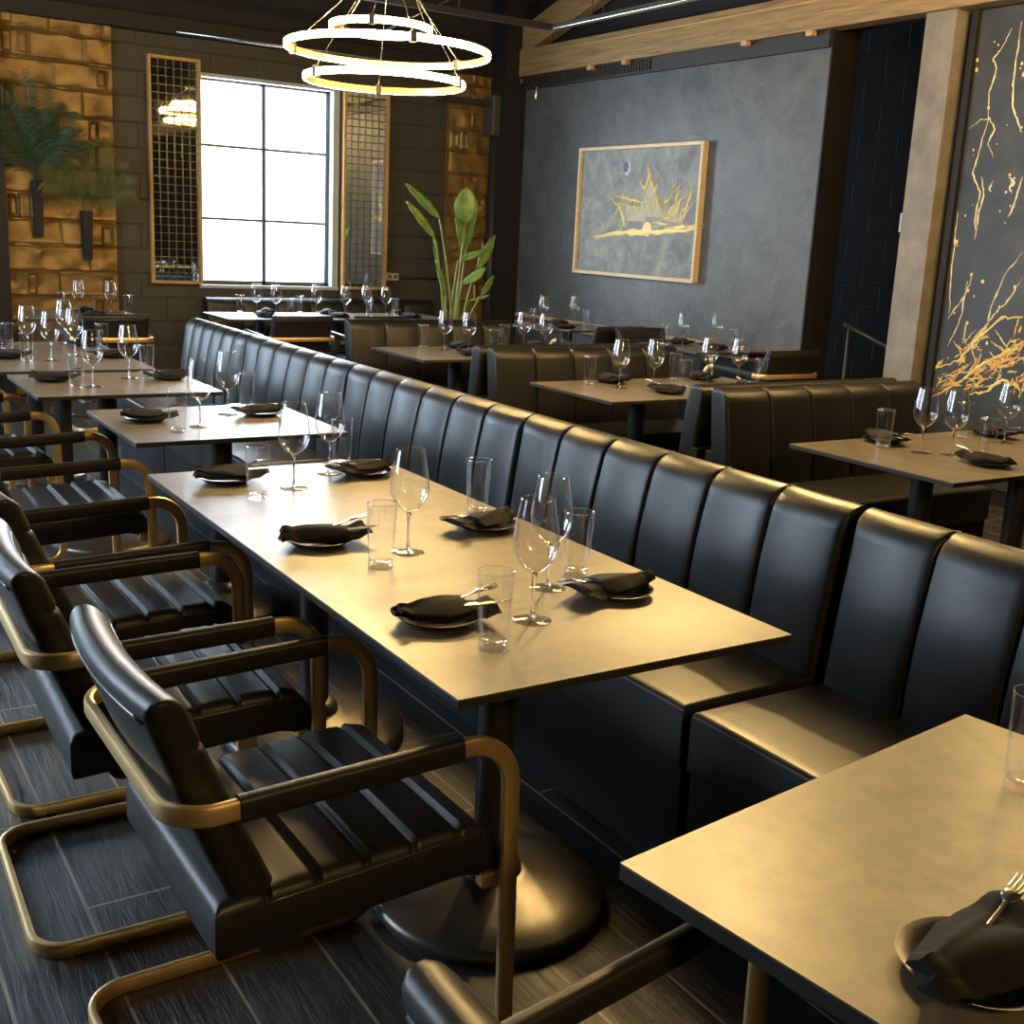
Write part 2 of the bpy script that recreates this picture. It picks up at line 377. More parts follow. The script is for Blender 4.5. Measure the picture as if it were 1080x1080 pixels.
# far wall with two window openings
def wall_with_holes(name, m, a0, a1, z0, z1, holes, t0, t1, axis):
    b_ = MB()
    def bx(u0, u1, w0, w1):
        if u1-u0 < 1e-4 or w1-w0 < 1e-4: return
        if axis == 'X': b_.box(u0, u1, t0, t1, w0, w1)
        else: b_.box(t0, t1, u0, u1, w0, w1)
    cur = a0
    for (h0, h1, k0, k1) in sorted(holes):
        bx(cur, h0, z0, z1); bx(h0, h1, z0, k0); bx(h0, h1, k1, z1); cur = h1
    bx(cur, a1, z0, z1); return struct(b_.build(name, m))
wall_with_holes('wall_far', M_block, XL-.2, XR+.2, 0, ZC, [(WX0, WX1+.06, WZ0, WZ1), (-2.3, .9, .9, 2.71)], YF, YF+.2, 'X')
wall_with_holes('wall_left', M_dark, YB-.2, YF+.2, 0, ZC, [(3.9, 8.1, .9, 2.7)], XL-.2, XL, 'Y')
struct(MB().box(XL-.2, 7.9, YB-.2, YB, 0, ZC).build('wall_back', M_dark))
# right side: block wall far behind, plaster wall panel, recess, column, mural
b_ = MB().box(XR, XR+.2, 6.0, YF, 0, ZC).box(XR, XR+.2, YB, 4.95, 0, ZC).box(XR, XR+.2, 4.95, 6.0, 3.0, ZC)
struct(b_.build('wall_right', M_black))
struct(MB().box(7.7, 7.9, YB, YF, 0, ZC).build('wall_recess', M_blockx))
struct(MB().box(6.27, XR, 6.0, 9.89, 0, 2.86).build('wall_plaster', M_plaster, bevel=.004))
struct(MB().box(6.22, XR, 4.955, 5.185, 0, 2.985).build('trim_column', M_colm, bevel=.004))
struct(MB().box(6.03, XR, 9.89, YF, 0, ZC).build('trim_corner', M_black))
# moulding over the far window wall: dark lintel with a bright metal lip
struct(MB().box(XL, XR, 10.08, YF, 2.97, 3.10).build('trim_lintel', M_black, bevel=.006))
struct(MB().box(XL, 6.03, 10.185, YF, 3.10, ZC).build('trim_upper', M_ceil))
lp = MB().tube([(2.95, 10.055, 2.985), (6.0, 10.055, 2.985)], .016, 10).build('trim_conduit', M_galv, smooth=True); struct(lp)
struct(MB().box(6.266, XR, 5.985, 6.0, 0, 2.975).build('trim_jamb', M_black))
# ribbed ledge between the plaster wall and the beam
b_ = MB().box(6.24, XR, 6.0, 9.89, 2.86, 2.975)
for k in range(56): b_.box(6.225, 6.24, 7.95+k*.034, 7.95+k*.034+.018, 2.88, 2.965)
struct(b_.build('trim_ledge', M_dark))
# oak rails on the plaster wall
for k, (z0, z1) in enumerate(((.715, .745), (.645, .668))):
    struct(MB().box(6.235, 6.27, 6.03, 9.85, z0, z1).build('trim_%d' % (k+1), M_rail, bevel=.003))

# window 1
def window(name, x0, x1, z0, z1, mull, rows, y):
    w = struct(empty(name, ((x0+x1)/2, y, z0)))
    ox, oz = (x0+x1)/2, z0
    f = MB()
    def bx(a, b2, c_, d, y0=.09, y1=.15): f.box(a-ox, b2-ox, y0, y1, c_-oz, d-oz)
    bx(x0, x0+.035, z0, z1); bx(x1-.035, x1, z0, z1); bx(x0, x1, z0, z0+.035); bx(x0, x1, z1-.05, z1)
    for m_ in mull: bx(m_-.018, m_+.018, z0, z1)
    for r_ in rows: bx(x0, x1, r_-.011, r_+.011, .10, .14)
    f.build('window_frame', M_winframe, w, bevel=.003)
    MB().box(x0-ox, x1-ox, .118, .122, 0, z1-oz).build('window_pane', M_pane, w)
    MB().box(x1-ox, x1+.06-ox, -.005, .19, 0, z1-oz).box(x0-ox, x1+.06-ox, -.01, .19, z1-oz-.03, z1-oz+.0).build('window_reveal', M_reveal, w)
    MB().box(x0-ox-.02, x1+.06-ox, -.03, .19, -.03, .0).build('window_sill', M_reveal, w, bevel=.004)
    return w
window('window_1', WX0, WX1, WZ0, WZ1, [3.785], [2.13, 1.51], YF)
window('window_2', -2.3, .84, .9, 2.71, [-1.25, -.2], [2.1, 1.5], YF)
b_ = struct(empty('window_3', (XL, 6.0, .9)))
f = MB()
for y in (-2.1, -1.07, -.03, 1.0, 2.05): f.box(-.14, -.08, y, y+.05, 0, 1.8)
for z in (0, .6, 1.2, 1.75): f.box(-.14, -.08, -2.1, 2.1, z, z+.05)
f.build('window_frame', M_winframe, b_); MB().box(-.112, -.108, -2.1, 2.1, 0, 1.8).build('window_pane', M_pane, b_)

# gold painted block pilasters (built relief)
def gold_blocks(name, x0, x1, z0, z1, y, depth, seed, side=False):
    rnd = random.Random(seed); b_ = MB(); step = .0125
    nx = int((x1-x0)/step); nz = int((z1-z0)/step)
    feats = []
    for k in range(int((x1-x0)*(z1-z0)*9)):
        cx = rnd.choice([x0+.06, x0+.17, x1-.08, x1-.17, rnd.uniform(x0+.05, x1-.05)]); row = rnd.randint(0, int((z1-z0)/.205))
        cz = z0+row*.205+.10; feats.append((cx, cz, rnd.uniform(.018, .03), rnd.uniform(.05, .075), rnd.uniform(-.028, .02)))
    lumps = [(rnd.uniform(x0, x1), rnd.uniform(z0, z1), rnd.uniform(.02, .06), rnd.uniform(-.014, .014)) for _ in range(110)]
    def hgt(x, z):
        row = (z-z0)/.205; r_ = math.floor(row); fz = min(row-r_, r_+1-row)*.205
        off = (.2 if r_ % 2 else 0)+.03*math.sin(r_*3.7)
        q = (x-x0+off)/.41; fx = min(q-math.floor(q), math.ceil(q)-q)*.41
        w = .012+.006*math.sin(x*23+r_*2)
        h = .007*math.sin(r_*5.1+math.floor(q)*2.3)
        h -= .016*math.exp(-(fz/w)**2)+.006*math.exp(-(fx/.008)**2)
        h += .005*math.exp(-((fz-.02)/.009)**2)
        for (cx, cz, hw, hh, dd) in feats:
            if abs(x-cx) < hw+.012 and abs(z-cz) < hh+.012:
                e = max(abs(x-cx)-hw, abs(z-cz)-hh)
                if e < 0: h += dd
                elif e < .012: h += .014
        for (cx, cz, rr, aa) in lumps:
            d2 = ((x-cx)**2+(z-cz)**2)/(rr*rr)
            if d2 < 4: h += aa*math.exp(-d2)
        h += .0015*math.sin(x*31+z*17)+.001*math.sin(z*43-x*19)
        return h
    V = [(x0+(x1-x0)*i/nx, y-depth-hgt(x0+(x1-x0)*i/nx, z0+(z1-z0)*j/nz), z0+(z1-z0)*j/nz) for i in range(nx+1) for j in range(nz+1)]
    F = [(i*(nz+1)+j, (i+1)*(nz+1)+j, (i+1)*(nz+1)+j+1, i*(nz+1)+j+1) for i in range(nx) for j in range(nz)]
    n0 = len(V); b_.add(V, F)
    for i in (0, nx):
        x = x0+(x1-x0)*i/nx
        vs = [(x, y, z0+(z1-z0)*j/nz) for j in range(nz+1)]; o = len(b_.v); b_.v += vs
        for j in range(nz): b_.f.append((i*(nz+1)+j, i*(nz+1)+j+1, o+j+1, o+j)); b_.mi.append(0)
    return struct(b_.build(name, M_gold, smooth=35))
gold_blocks('wall_gold', 1.60, 2.45, .0, 2.97, YF, .05, 4)
gold_blocks('wall_gold_pilaster', 5.58, 6.03, .0, 2.97, YF, .06, 9)
struct(MB().box(1.50, 1.60, 10.10, YF, 0, 2.97).build('trim_gold_edge', M_black))

# timber truss along the right wall
t = empty('timber_truss', (6.2, 4, 2.97)); tag(t, 'rough timber beam truss running along the top of the plaster wall', 'beam')
MB().box(-.02, .13, -7.9, 6.08, .0, .245).build('bottom_chord', M_beam, t, bevel=.006)
MB().box(-.01, .12, 5.98, 6.19, -.02, .97).build('end_post', M_beam, t, bevel=.006)
ang = math.atan2(.72, -2.6); mrot = Matrix.Translation((0, 5.98, .17)) @ Matrix.Rotation(ang, 4, 'X')
MB().box(.0, .11, 0, 2.95, -.25, .0, m=mrot).build('diagonal_chord', M_beam, t, bevel=.006)
pipe = MB().tube([(-.03, 5.2, .20), (-.035, 4.6, .185), (-.035, -7.8, .185)], .008, 8).build('conduit', M_rail, t, smooth=True)
for k, y in enumerate((4.7, 4.2, 2.75, 2.1)):
    MB().box(-.03, .02, y, y+.06, -.035, .0).build('bracket', M_rail, t, bevel=.003)
# dark joists under the ceiling
for k, y in enumerate((9.3, 8.1, 6.9)):
    j = MB().box(XL+.3, 6.1, y, y+.09, 3.62, 3.92).build('ceiling_joist', M_ceil, bevel=.006)
    tag(j, 'black painted ceiling joist, %s from the window wall' % ('first', 'second', 'third')[k], 'joist')
# suspended rail with an L corner under the ceiling
t = empty('suspended_rail', (5.67, 8.57, 3.2)); tag(t, 'black and silver suspended rail hung from rods beside the timber beam', 'rail')
MB().box(-.03, .03, -2.6, 0, -.02, .02).build('long_rail', M_galv, t, bevel=.004)
MB().box(-2.9, -.03, -.03, .03, -.025, .025).build('cross_rail', M_dark, t, bevel=.004)
for x, y in ((-.9, 0), (0, -.55), (0, -.7), (0, -1.8)): MB().tube([(x, y, 0), (x, y, .74)], .006, 6).build('hanger_rod', M_dark, t)
t = MB().tube([(4.25, 8.85, 3.02), (4.75, 8.6, 3.32)], .011, 8).build('ceiling_brace', M_galv, smooth=True); tag(t, 'thin silver brace rod under the ceiling above the ring chandelier', 'brace')
t = MB().tube([(6.17, 10.16, 2.86), (6.17, 10.16, 3.9)], .012, 8).build('wall_conduit', M_rail, smooth=True, ); t.location.x = -.04; t.location.y = -.09; tag(t, 'thin vertical conduit beside the end of the timber beam', 'conduit')

# small fittings
t = empty('security_camera', (6.2, 9.86, 2.925)); tag(t, 'small dark dome camera under the left end of the timber beam', 'camera')
MB().lathe([(.035, 0), (.035, .03), (.02, .04)], 14).build('mount', M_dark, t, smooth=40)
q = MB().lathe([(.004, -.035), (.022, -.025), (.03, 0)], 14).build('dome', M_iron, t, smooth=40)
t = empty('spotlight', (6.2, 9.6, 2.80)); tag(t, 'tiny adjustable spotlight clipped below the ribbed ledge', 'spotlight')
MB().tube([(.05, 0, .10), (0, 0, .06), (0, 0, .02)], .006, 6).build('arm', M_galv, t)
MB().lathe([(.012, -.05), (.018, -.01), (.016, .02)], 12).build('head', M_galv, t, smooth=40)
t = empty('electrical_box', (5.97, 10.02, 2.42)); tag(t, 'grey electrical enclosure mounted on the gold pilaster beside the corner', 'box')
MB().box(-.02, .19, -.06, .12, 0, .37).build('housing', M_grey, t, bevel=.006)
MB().box(-.01, .18, -.068, -.06, .01, .36).build('cover', M_grey, t, bevel=.004)
MB().lathe([(.008, 0), (.008, .012)], 10).build('latch', M_galv, t).matrix_local = Matrix.Translation((.11, -.066, .19)) @ Matrix.Rotation(R(90), 4, 'X')
MB().tube([(.08, .02, 0), (.08, .02, -2.4)], .05, 10).build('riser_pipe', M_dark, t, smooth=True)
t = empty('wall_bracket', (5.72, 10.02, 2.62)); tag(t, 'black bracket bar crossing the gold pilaster above the electrical box', 'bracket')
MB().box(-.24, .35, -.03, .02, .07, .12).build('bar', M_dark, t, bevel=.004)
MB().tube([(-.22, -.02, .12), (-.24, -.02, .22), (-.26, -.02, .30)], .016, 8).build('cable', M_dark, t, smooth=True)
t = empty('wall_socket', (5.03, 10.17, 1.05)); tag(t, 'ivory double socket plate on the dark wall beside the plant', 'socket')
MB().box(-.065, .065, 0, .03, -.035, .035).build('plate', M_socket, t, bevel=.005)
for x in (-.03, .03): MB().box(x-.016, x+.016, -.004, 0, -.016, .016).build('outlet', M_grey, t, bevel=.002)
MB().tube([(.07, .012, 0), (.5, .012, -.01)], .011, 8).build('conduit', M_dark, t, smooth=True)
t = empty('light_switch', (6.24, 5.19, 1.70)); tag(t, 'white switch plate on the edge of the taupe column', 'switch')
MB().box(-.015, .05, 0, .014, -.06, .06).build('plate', M_reveal, t, bevel=.003); MB().box(.005, .03, .014, .02, -.02, .02).build('rocker', M_reveal, t, bevel=.002)
t = empty('handrail', (6.9, 5.6, 0)); tag(t, 'black stair handrail inside the dark recess beside the plaster wall', 'handrail')
MB().tube([(-.25, .35, .98), (.1, .0, .75), (.45, -.35, .52)], .02, 8).build('rail', M_iron, t, smooth=True)
for a in ((-.22, .32, .96), (.42, -.32, .53)): MB().tube([(a[0], a[1], 0), a], .014, 8).build('post', M_iron, t, smooth=True)

# ---------------------------------------------------------------- mirror panels with wire grids
def mirror_panel(x0, x1, z0, z1, yaw, label):
    w, hgt = x1-x0, z1-z0
    t = empty('mirror_panel', ((x0+x1)/2, 10.165, z0), yaw); tag(t, label, 'mirror', 'framed grid mirrors flanking the window')
    fr = .024; f = MB()
    f.box(-w/2, -w/2+fr, -.035, .025, 0, hgt).box(w/2-fr, w/2, -.035, .025, 0, hgt).box(-w/2+fr, w/2-fr, -.035, .025, 0, fr).box(-w/2+fr, w/2-fr, -.035, .025, hgt-fr, hgt)
    f.build('frame', M_oak, t, bevel=.002)
    MB().box(-w/2+fr, w/2-fr, .005, .012, fr, hgt-fr).build('mirror', M_mirror, t)
    g = MB(); nx = 6; nz = 27
    for k in range(1, nx): x = -w/2+fr+(w-2*fr)*k/nx; g.box(x-.0022, x+.0022, -.012, -.006, fr, hgt-fr)
    for k in range(1, nz): z = fr+(hgt-2*fr)*k/nz; g.box(-w/2+fr, w/2-fr, -.016, -.010, z-.0022, z+.0022)
    g.build('wire_grid', M_wire, t)
mirror_panel(2.735, 3.175, .945, 2.80, 0, 'oak framed mirror with wire grid at the left of the window')
mirror_panel(4.49, 4.945, .925, 2.745, 0, 'oak framed mirror with wire grid at the right of the window')

# ---------------------------------------------------------------- painting
PY0, PY1, PZ0, PZ1 = 7.17, 8.85, 1.19, 2.285
t = empty('painting', (6.265, (PY0+PY1)/2, PZ0)); tag(t, 'framed painting of a gold sailing ship under a moon on the grey wall', 'painting')
hw, ph = (PY1-PY0)/2, PZ1-PZ0; f = MB()
f.box(-.06, .0, -hw, -hw+.028, 0, ph).box(-.06, .0, hw-.028, hw, 0, ph).box(-.06, 0, -hw+.028, hw-.028, 0, .028).box(-.06, 0, -hw+.028, hw-.028, ph-.028, ph)
f.build('frame', M_paleoak, t, bevel=.003)
cv = MB().box(-.03, -.005, -hw+.028, hw-.028, .028, ph-.028)
def strokes(lst, x, wid, oy, oz, seed, th=.003):
    rnd = random.Random(seed); b_ = MB()
    for s in lst:
        P = [Vector((0, y-oy, z-oz)) for y, z in s]; pts = []
        for a, b2 in zip(P[:-1], P[1:]):
            for k in range(6): pts.append(a.lerp(b2, k/6)+Vector((0, rnd.gauss(0, wid*.35), rnd.gauss(0, wid*.35))))
        pts.append(P[-1]); n_ = len(pts); V = []; F = []
        for i, p in enumerate(pts):
            d = (pts[min(i+1, n_-1)]-pts[max(i-1, 0)]).normalized(); nn = Vector((0, -d.z, d.y))
            ww = wid*(.35+.9*rnd.random())*(math.sin(PI*min(.97, max(.06, i/(n_-1))))**.5)
            V += [(x, *(p+nn*ww)[1:]), (x-th, *p[1:]), (x, *(p-nn*ww)[1:])]
        for i in range(n_-1):
            for q in (0, 1): F.append((i*3+q, i*3+q+1, i*3+q+4, i*3+q+3))
            F.append((i*3+2, i*3, i*3+3, i*3+5))
        b_.add(V, F)
    return b_
PIC= [[(8.588, 1.508), (8.164, 1.567), (7.837, 1.575), (7.432, 1.616), (7.11, 1.653)], [(8.552, 1.513), (8.01, 1.581), (7.588, 1.581), (7.116, 1.629)], [(7.884, 2.145), (7.861, 2.037), (7.914, 1.858)], [(7.879, 2.139), (7.823, 1.986), (7.745, 1.858), (7.641, 1.681)], [(7.871, 2.037), (7.76, 1.896), (7.739, 1.978)], [(7.982, 1.987), (7.889, 1.922), (7.859, 2.024)], [(8.339, 1.911), (8.288, 1.865), (8.041, 1.839), (7.778, 1.788)], [(8.301, 1.878), (8.018, 1.832), (7.864, 1.8)], [(8.273, 1.832), (8.205, 1.726), (8.11, 1.581)], [(8.249, 1.818), (8.155, 1.687), (8.175, 1.567)], [(8.271, 1.812), (8.012, 1.78), (7.988, 1.761)], [(8.415, 1.872), (8.245, 1.779), (8.313, 1.678)], [(8.486, 1.668), (8.43, 1.588)], [(7.946, 1.768), (7.98, 1.689), (8.026, 1.623)], [(7.445, 1.957), (7.496, 1.808), (7.604, 1.707), (7.672, 1.763)], [(7.444, 1.951), (7.599, 1.833), (7.685, 1.789)], [(7.468, 1.908), (7.474, 1.796), (7.562, 1.695)], [(7.279, 1.943), (7.337, 1.797), (7.395, 1.635)], [(7.285, 1.919), (7.42, 1.834), (7.468, 1.746), (7.641, 1.681)], [(7.337, 1.797), (7.407, 1.735), (7.434, 1.635)], [(7.641, 1.681), (7.521, 1.696), (7.437, 1.659)], [(7.763, 1.66), (7.596, 1.644), (7.434, 1.635)]]
oy, oz = (PY0+PY1)/2, PZ0
M_sail = mat('grey cream paint', srgb(186, 180, 156), .6)
M_palegold = mat('pale gold paint', srgb(228, 214, 172), .5, .1)

for sk, (nm_, poly) in enumerate((('main', [(7.83, 2.0), (7.98, 1.70), (7.62, 1.70)]), ('stern', [(7.42, 1.86), (7.66, 1.68), (7.46, 1.655)]), ('aft', [(7.25, 1.84), (7.44, 1.68), (7.40, 1.66)]), ('fore', [(8.16, 1.80), (8.11, 1.66), (7.86, 1.665), (7.84, 1.77)]))):
    b_ = MB(); n_ = len(poly); b_.add([(-.0306-.0004*sk, y-oy, z-oz) for y, z in poly]+[(-.030, y-oy, z-oz) for y, z in poly], [tuple(range(n_))]+[(k, (k+1) % n_, n_+(k+1) % n_, n_+k) for k in range(n_)]); cv.merge(b_, 1)
rs = random.Random(8); fine = []
for k in range(44):
    y, z = rs.uniform(7.4, 8.2), rs.uniform(1.64, 1.9); a = rs.uniform(.5, 2.6); L = rs.uniform(.04, .16)
    fine.append([(y, z), (y-math.cos(a)*L*.5+rs.gauss(0, .01), z+math.sin(a)*L*.5), (y-math.cos(a)*L, z+math.sin(a)*L)])
cv.merge(strokes(fine, -.0325, .0045, oy, oz, 6), 2); cv.merge(strokes(PIC[:2], -.0326, .02, oy, oz, 3), 3)
cv.merge(strokes(PIC[2:], -.0328, .011, oy, oz, 5), 3)
def disc(y, z, ry, rz, x, cut=0):
    n_ = 20; return MB().add([(x, y-oy+ry*math.cos(2*PI*k/n_), z-oz+rz*math.sin(2*PI*k/n_)) for k in range(n_)]+[(x+.002, y-oy+ry*math.cos(2*PI*k/n_), z-oz+rz*math.sin(2*PI*k/n_)) for k in range(n_)],
        [tuple(range(n_)), tuple(range(2*n_-1, n_-1, -1))]+[(k, (k+1) % n_, n_+(k+1) % n_, n_+k) for k in range(n_)])
cv.merge(disc(8.16, 2.10, .045, .058, -.033), 4)
cv.merge(disc(8.175, 2.108, .034, .046, -.0355), 5)
cv.merge(disc(7.83, 1.60, .06, .06, -.034), 6)
cv.build('canvas', [M_canvas, M_sail, M_palegold, M_goldpaint, mat('moon grey paint', srgb(196, 202, 206), .6), mat('moon dark paint', srgb(98, 106, 116), .6), M_copper], t)

# ---------------------------------------------------------------- mural with gold splatters
MURAL= [[(4.635, 2.833), (4.68, 2.73), (4.734, 2.673), (4.697, 2.607), (4.728, 2.482), (4.708, 2.31)], [(4.573, 2.863), (4.575, 2.699), (4.569, 2.513), (4.553, 2.387), (4.493, 2.279), (4.464, 2.235)], [(4.838, 2.274), (4.767, 2.324), (4.703, 2.327), (4.654, 2.265), (4.692, 2.181), (4.631, 2.093)], [(4.713, 2.311), (4.741, 2.161), (4.769, 2.009), (4.698, 1.898), (4.708, 1.721), (4.681, 1.632)], [(4.699, 1.986), (4.668, 1.876), (4.689, 1.766), (4.69, 1.61)], [(4.617, 1.963), (4.634, 1.909), (4.619, 1.898)], [(4.421, 1.982), (4.452, 1.811), (4.479, 1.746)], [(4.839, 1.775), (4.839, 1.605), (4.826, 1.354), (4.807, 1.146)], [(4.812, 1.606), (4.835, 1.583), (4.805, 1.565)], [(4.671, 1.408), (4.703, 1.27), (4.769, 1.173), (4.81, 1.111)], [(4.704, 1.361), (4.711, 1.154), (4.727, 1.083), (4.782, 0.938)], [(4.342, 1.555), (4.438, 1.42), (4.507, 1.216), (4.524, 1.079), (4.559, 1.053)], [(4.317, 1.405), (4.387, 1.269), (4.474, 1.173), (4.526, 1.09)], [(4.278, 1.168), (4.419, 1.156), (4.601, 0.98), (4.69, 0.854), (4.863, 0.786)], [(4.252, 1.016), (4.383, 0.935), (4.526, 0.85), (4.668, 0.715), (4.849, 0.606)], [(4.802, 0.852), (4.839, 0.812), (4.862, 0.774)], [(4.205, 0.732), (4.357, 0.779), (4.448, 0.698), (4.576, 0.657)], [(4.278, 0.767), (4.222, 0.73), (4.227, 0.684)]]
BLOBS= [(4.649, 0.94), (4.564, 0.752), (4.377, 0.901), (4.333, 0.94), (4.528, 1.101), (4.634, 2.829), (4.842, 2.619), (4.474, 2.267), (4.682, 1.396), (4.766, 1.15), (4.818, 1.595), (4.813, 0.827), (4.252, 0.759)]
t = empty('mural', (XR-.006, 3.6, .1)); tag(t, 'dark wall mural with splattered gold and copper paint beside the taupe column', 'mural')
bd = MB().box(-.02, 0, -1.9, 1.28, 0, 2.86)
MB().box(-.05, 0, 1.255, 1.30, 0, 2.86).build('edge_trim', M_black, t)
oy, oz = 3.6, .1
rnd = random.Random(21)
extra = []
for k in range(130):
    cy0, cz0 = rnd.choice([(4.66, .93), (4.57, .76), (4.40, .88), (4.32, .96), (4.24, .80), (4.76, .70)])
    a = rnd.gauss(.55, .35) if rnd.random() < .7 else rnd.uniform(0, PI); L = rnd.uniform(.03, .15); o = rnd.uniform(-.10, .10)
    y, z = cy0-math.cos(a)*o+rnd.gauss(0, .03), cz0+math.sin(a)*o+rnd.gauss(0, .03)
    extra.append([(y-math.cos(a)*L*q/3+rnd.gauss(0, .003), z+math.sin(a)*L*q/3+rnd.gauss(0, .003)) for q in range(4)])
far = []
for k in range(34):
    y, z = rnd.uniform(1.8, 4.1), rnd.uniform(.6, 2.7); a = rnd.uniform(.2, 1.3); L = rnd.uniform(.1, .6)
    far.append([(y-math.cos(a)*L*q/4+rnd.gauss(0, .03), z+math.sin(a)*L*q/4+rnd.gauss(0, .03)) for q in range(5)])
bd.merge(strokes(MURAL[:13], -.02, .0058, oy, oz, 11), 1)
bd.merge(strokes(MURAL[13:], -.02, .0105, oy, oz, 15), 2)
bd.merge(strokes(extra[:40], -.02, .0045, oy, oz, 17), 1)
bd.merge(strokes(extra[40:95]+far, -.02, .0055, oy, oz, 12), 2)
bd.merge(strokes(extra[95:], -.021, .007, oy, oz, 13), 3)
b_ = MB()
for (y, z) in BLOBS+[(rnd.uniform(4.35, 4.85), rnd.uniform(1.2, 2.8)) for _ in range(26)]+[(rnd.uniform(4.0, 4.85), rnd.uniform(.65, 1.1)) for _ in range(20)]:
    r_ = rnd.uniform(.003, .011); n_ = 8
    b_.add([(-.024, y-oy, z-oz)]+[(-.02, y-oy+r_*(.7+.6*rnd.random())*math.cos(2*PI*k/n_), z-oz+1.3*r_*(.7+.6*rnd.random())*math.sin(2*PI*k/n_)) for k in range(n_)], [(0, 1+k, 1+(k+1) % n_) for k in range(n_)])
bd.merge(b_, 2)
bd.merge(strokes([[(4.50, 1.98), (4.47, 1.95), (4.50, 1.92), (4.48, 1.89)], [(4.47, 1.985), (4.49, 1.94)]], -.021, .008, oy, oz, 2), 4)
bd.build('board', [M_mural, M_palegold, M_goldpaint, M_copper, M_white], t)
# ================================================================ ring chandeliers
def make_chandelier():
    t = empty('ring_chandelier')
    for k, (r_, z, dx, dy, a0) in enumerate(((.475, 0, 0, 0, .3), (.375, -.135, -.005, .02, 1.2), (.235, .105, -.01, .06, 2.0))):
        n_ = 72; circ = [(dx+r_*math.cos(2*PI*q/n_), dy+r_*math.sin(2*PI*q/n_), z) for q in range(n_)]
        ring = MB().sweep(circ, rrect(.014, .030, .006, 2), True).build('led_ring', M_ring, t, smooth=40)
        MB().sweep([(dx+(r_-.012)*math.cos(2*PI*q/n_), dy+(r_-.012)*math.sin(2*PI*q/n_), z) for q in range(n_)], rrect(.008, .03, .003, 1), True).build('ring_channel', M_brass, ring, smooth=40)
        for q in range(3):
            a = a0+q*2*PI/3; m_ = Matrix.Translation((dx+r_*math.cos(a), dy+r_*math.sin(a), z)) @ Matrix.Rotation(a, 4, 'Z')
            MB().box(-.018, .013, -.014, .014, -.022, .024, m=m_).build('clip', M_iron, ring, bevel=.002)
            MB().tube([(dx+r_*math.cos(a), dy+r_*math.sin(a), z+.02), (.09*math.cos(a), .09*math.sin(a), .33)], .0022, 5).build('cable', M_galv, ring)
    MB().lathe([(.11, 0), (.12, .01), (.12, .035), (.10, .045)], 28, (0, 0, .325)).build('canopy', M_iron, t, smooth=40)
    MB().tube([(0, 0, .36), (0, 0, .94)], .008, 8).build('stem', M_iron, t, smooth=True)
    MB().lathe([(.05, 0), (.06, .01), (.06, .03)], 20, (0, 0, .93)).build('ceiling_rose', M_iron, t, smooth=40)
    return t
ch = make_chandelier()
inst(ch, (2.52, 5.2, 2.31), 0, 'three-ring lit chandelier hanging in front of the far window', 'chandelier')
inst(ch, (3.35, 3.55, 2.93), R(40), 'three-ring lit chandelier hanging over the middle of the long banquette', 'chandelier')
inst(ch, (1.1, -2.3, 2.74), R(15), 'three-ring lit chandelier hanging behind the nearest chairs', 'chandelier')
inst(ch, (5.35, 2.9, 3.0), R(80), 'three-ring lit chandelier near the mural, seen in the left mirror', 'chandelier')

# ceiling spotlights over the banquette
def make_spot(loc, target, power, cone, label):
    t = empty('ceiling_spotlight', loc); tag(t, label, 'spotlight')
    t.rotation_euler = (Vector(target)-Vector(loc)).to_track_quat('-Z', 'Y').to_euler()
    MB().lathe([(.045, .14), (.05, .13), (.05, .0), (.046, 0), (.044, .10)], 24, cap1=False).build('can', M_iron, t, smooth=40)
    MB().tube([(0, 0, .14), (0, .02, .30)], .008, 8).build('bracket', M_iron, t)
    d = bpy.data.lights.new('lamp', 'SPOT'); d.energy = power; d.color = (1, .66, .25); d.spot_size = R(cone); d.spot_blend = 1; d.shadow_soft_size = .04
    o = bpy.data.objects.new('lamp', d); C.objects.link(o); o.parent = t; o.location = (0, 0, -.01)
make_spot((4.2, 4.75, 3.5), (1.32, 1.55, .75), 320, 25, 'black ceiling spotlight aimed at the near tables, above the nearest booth')

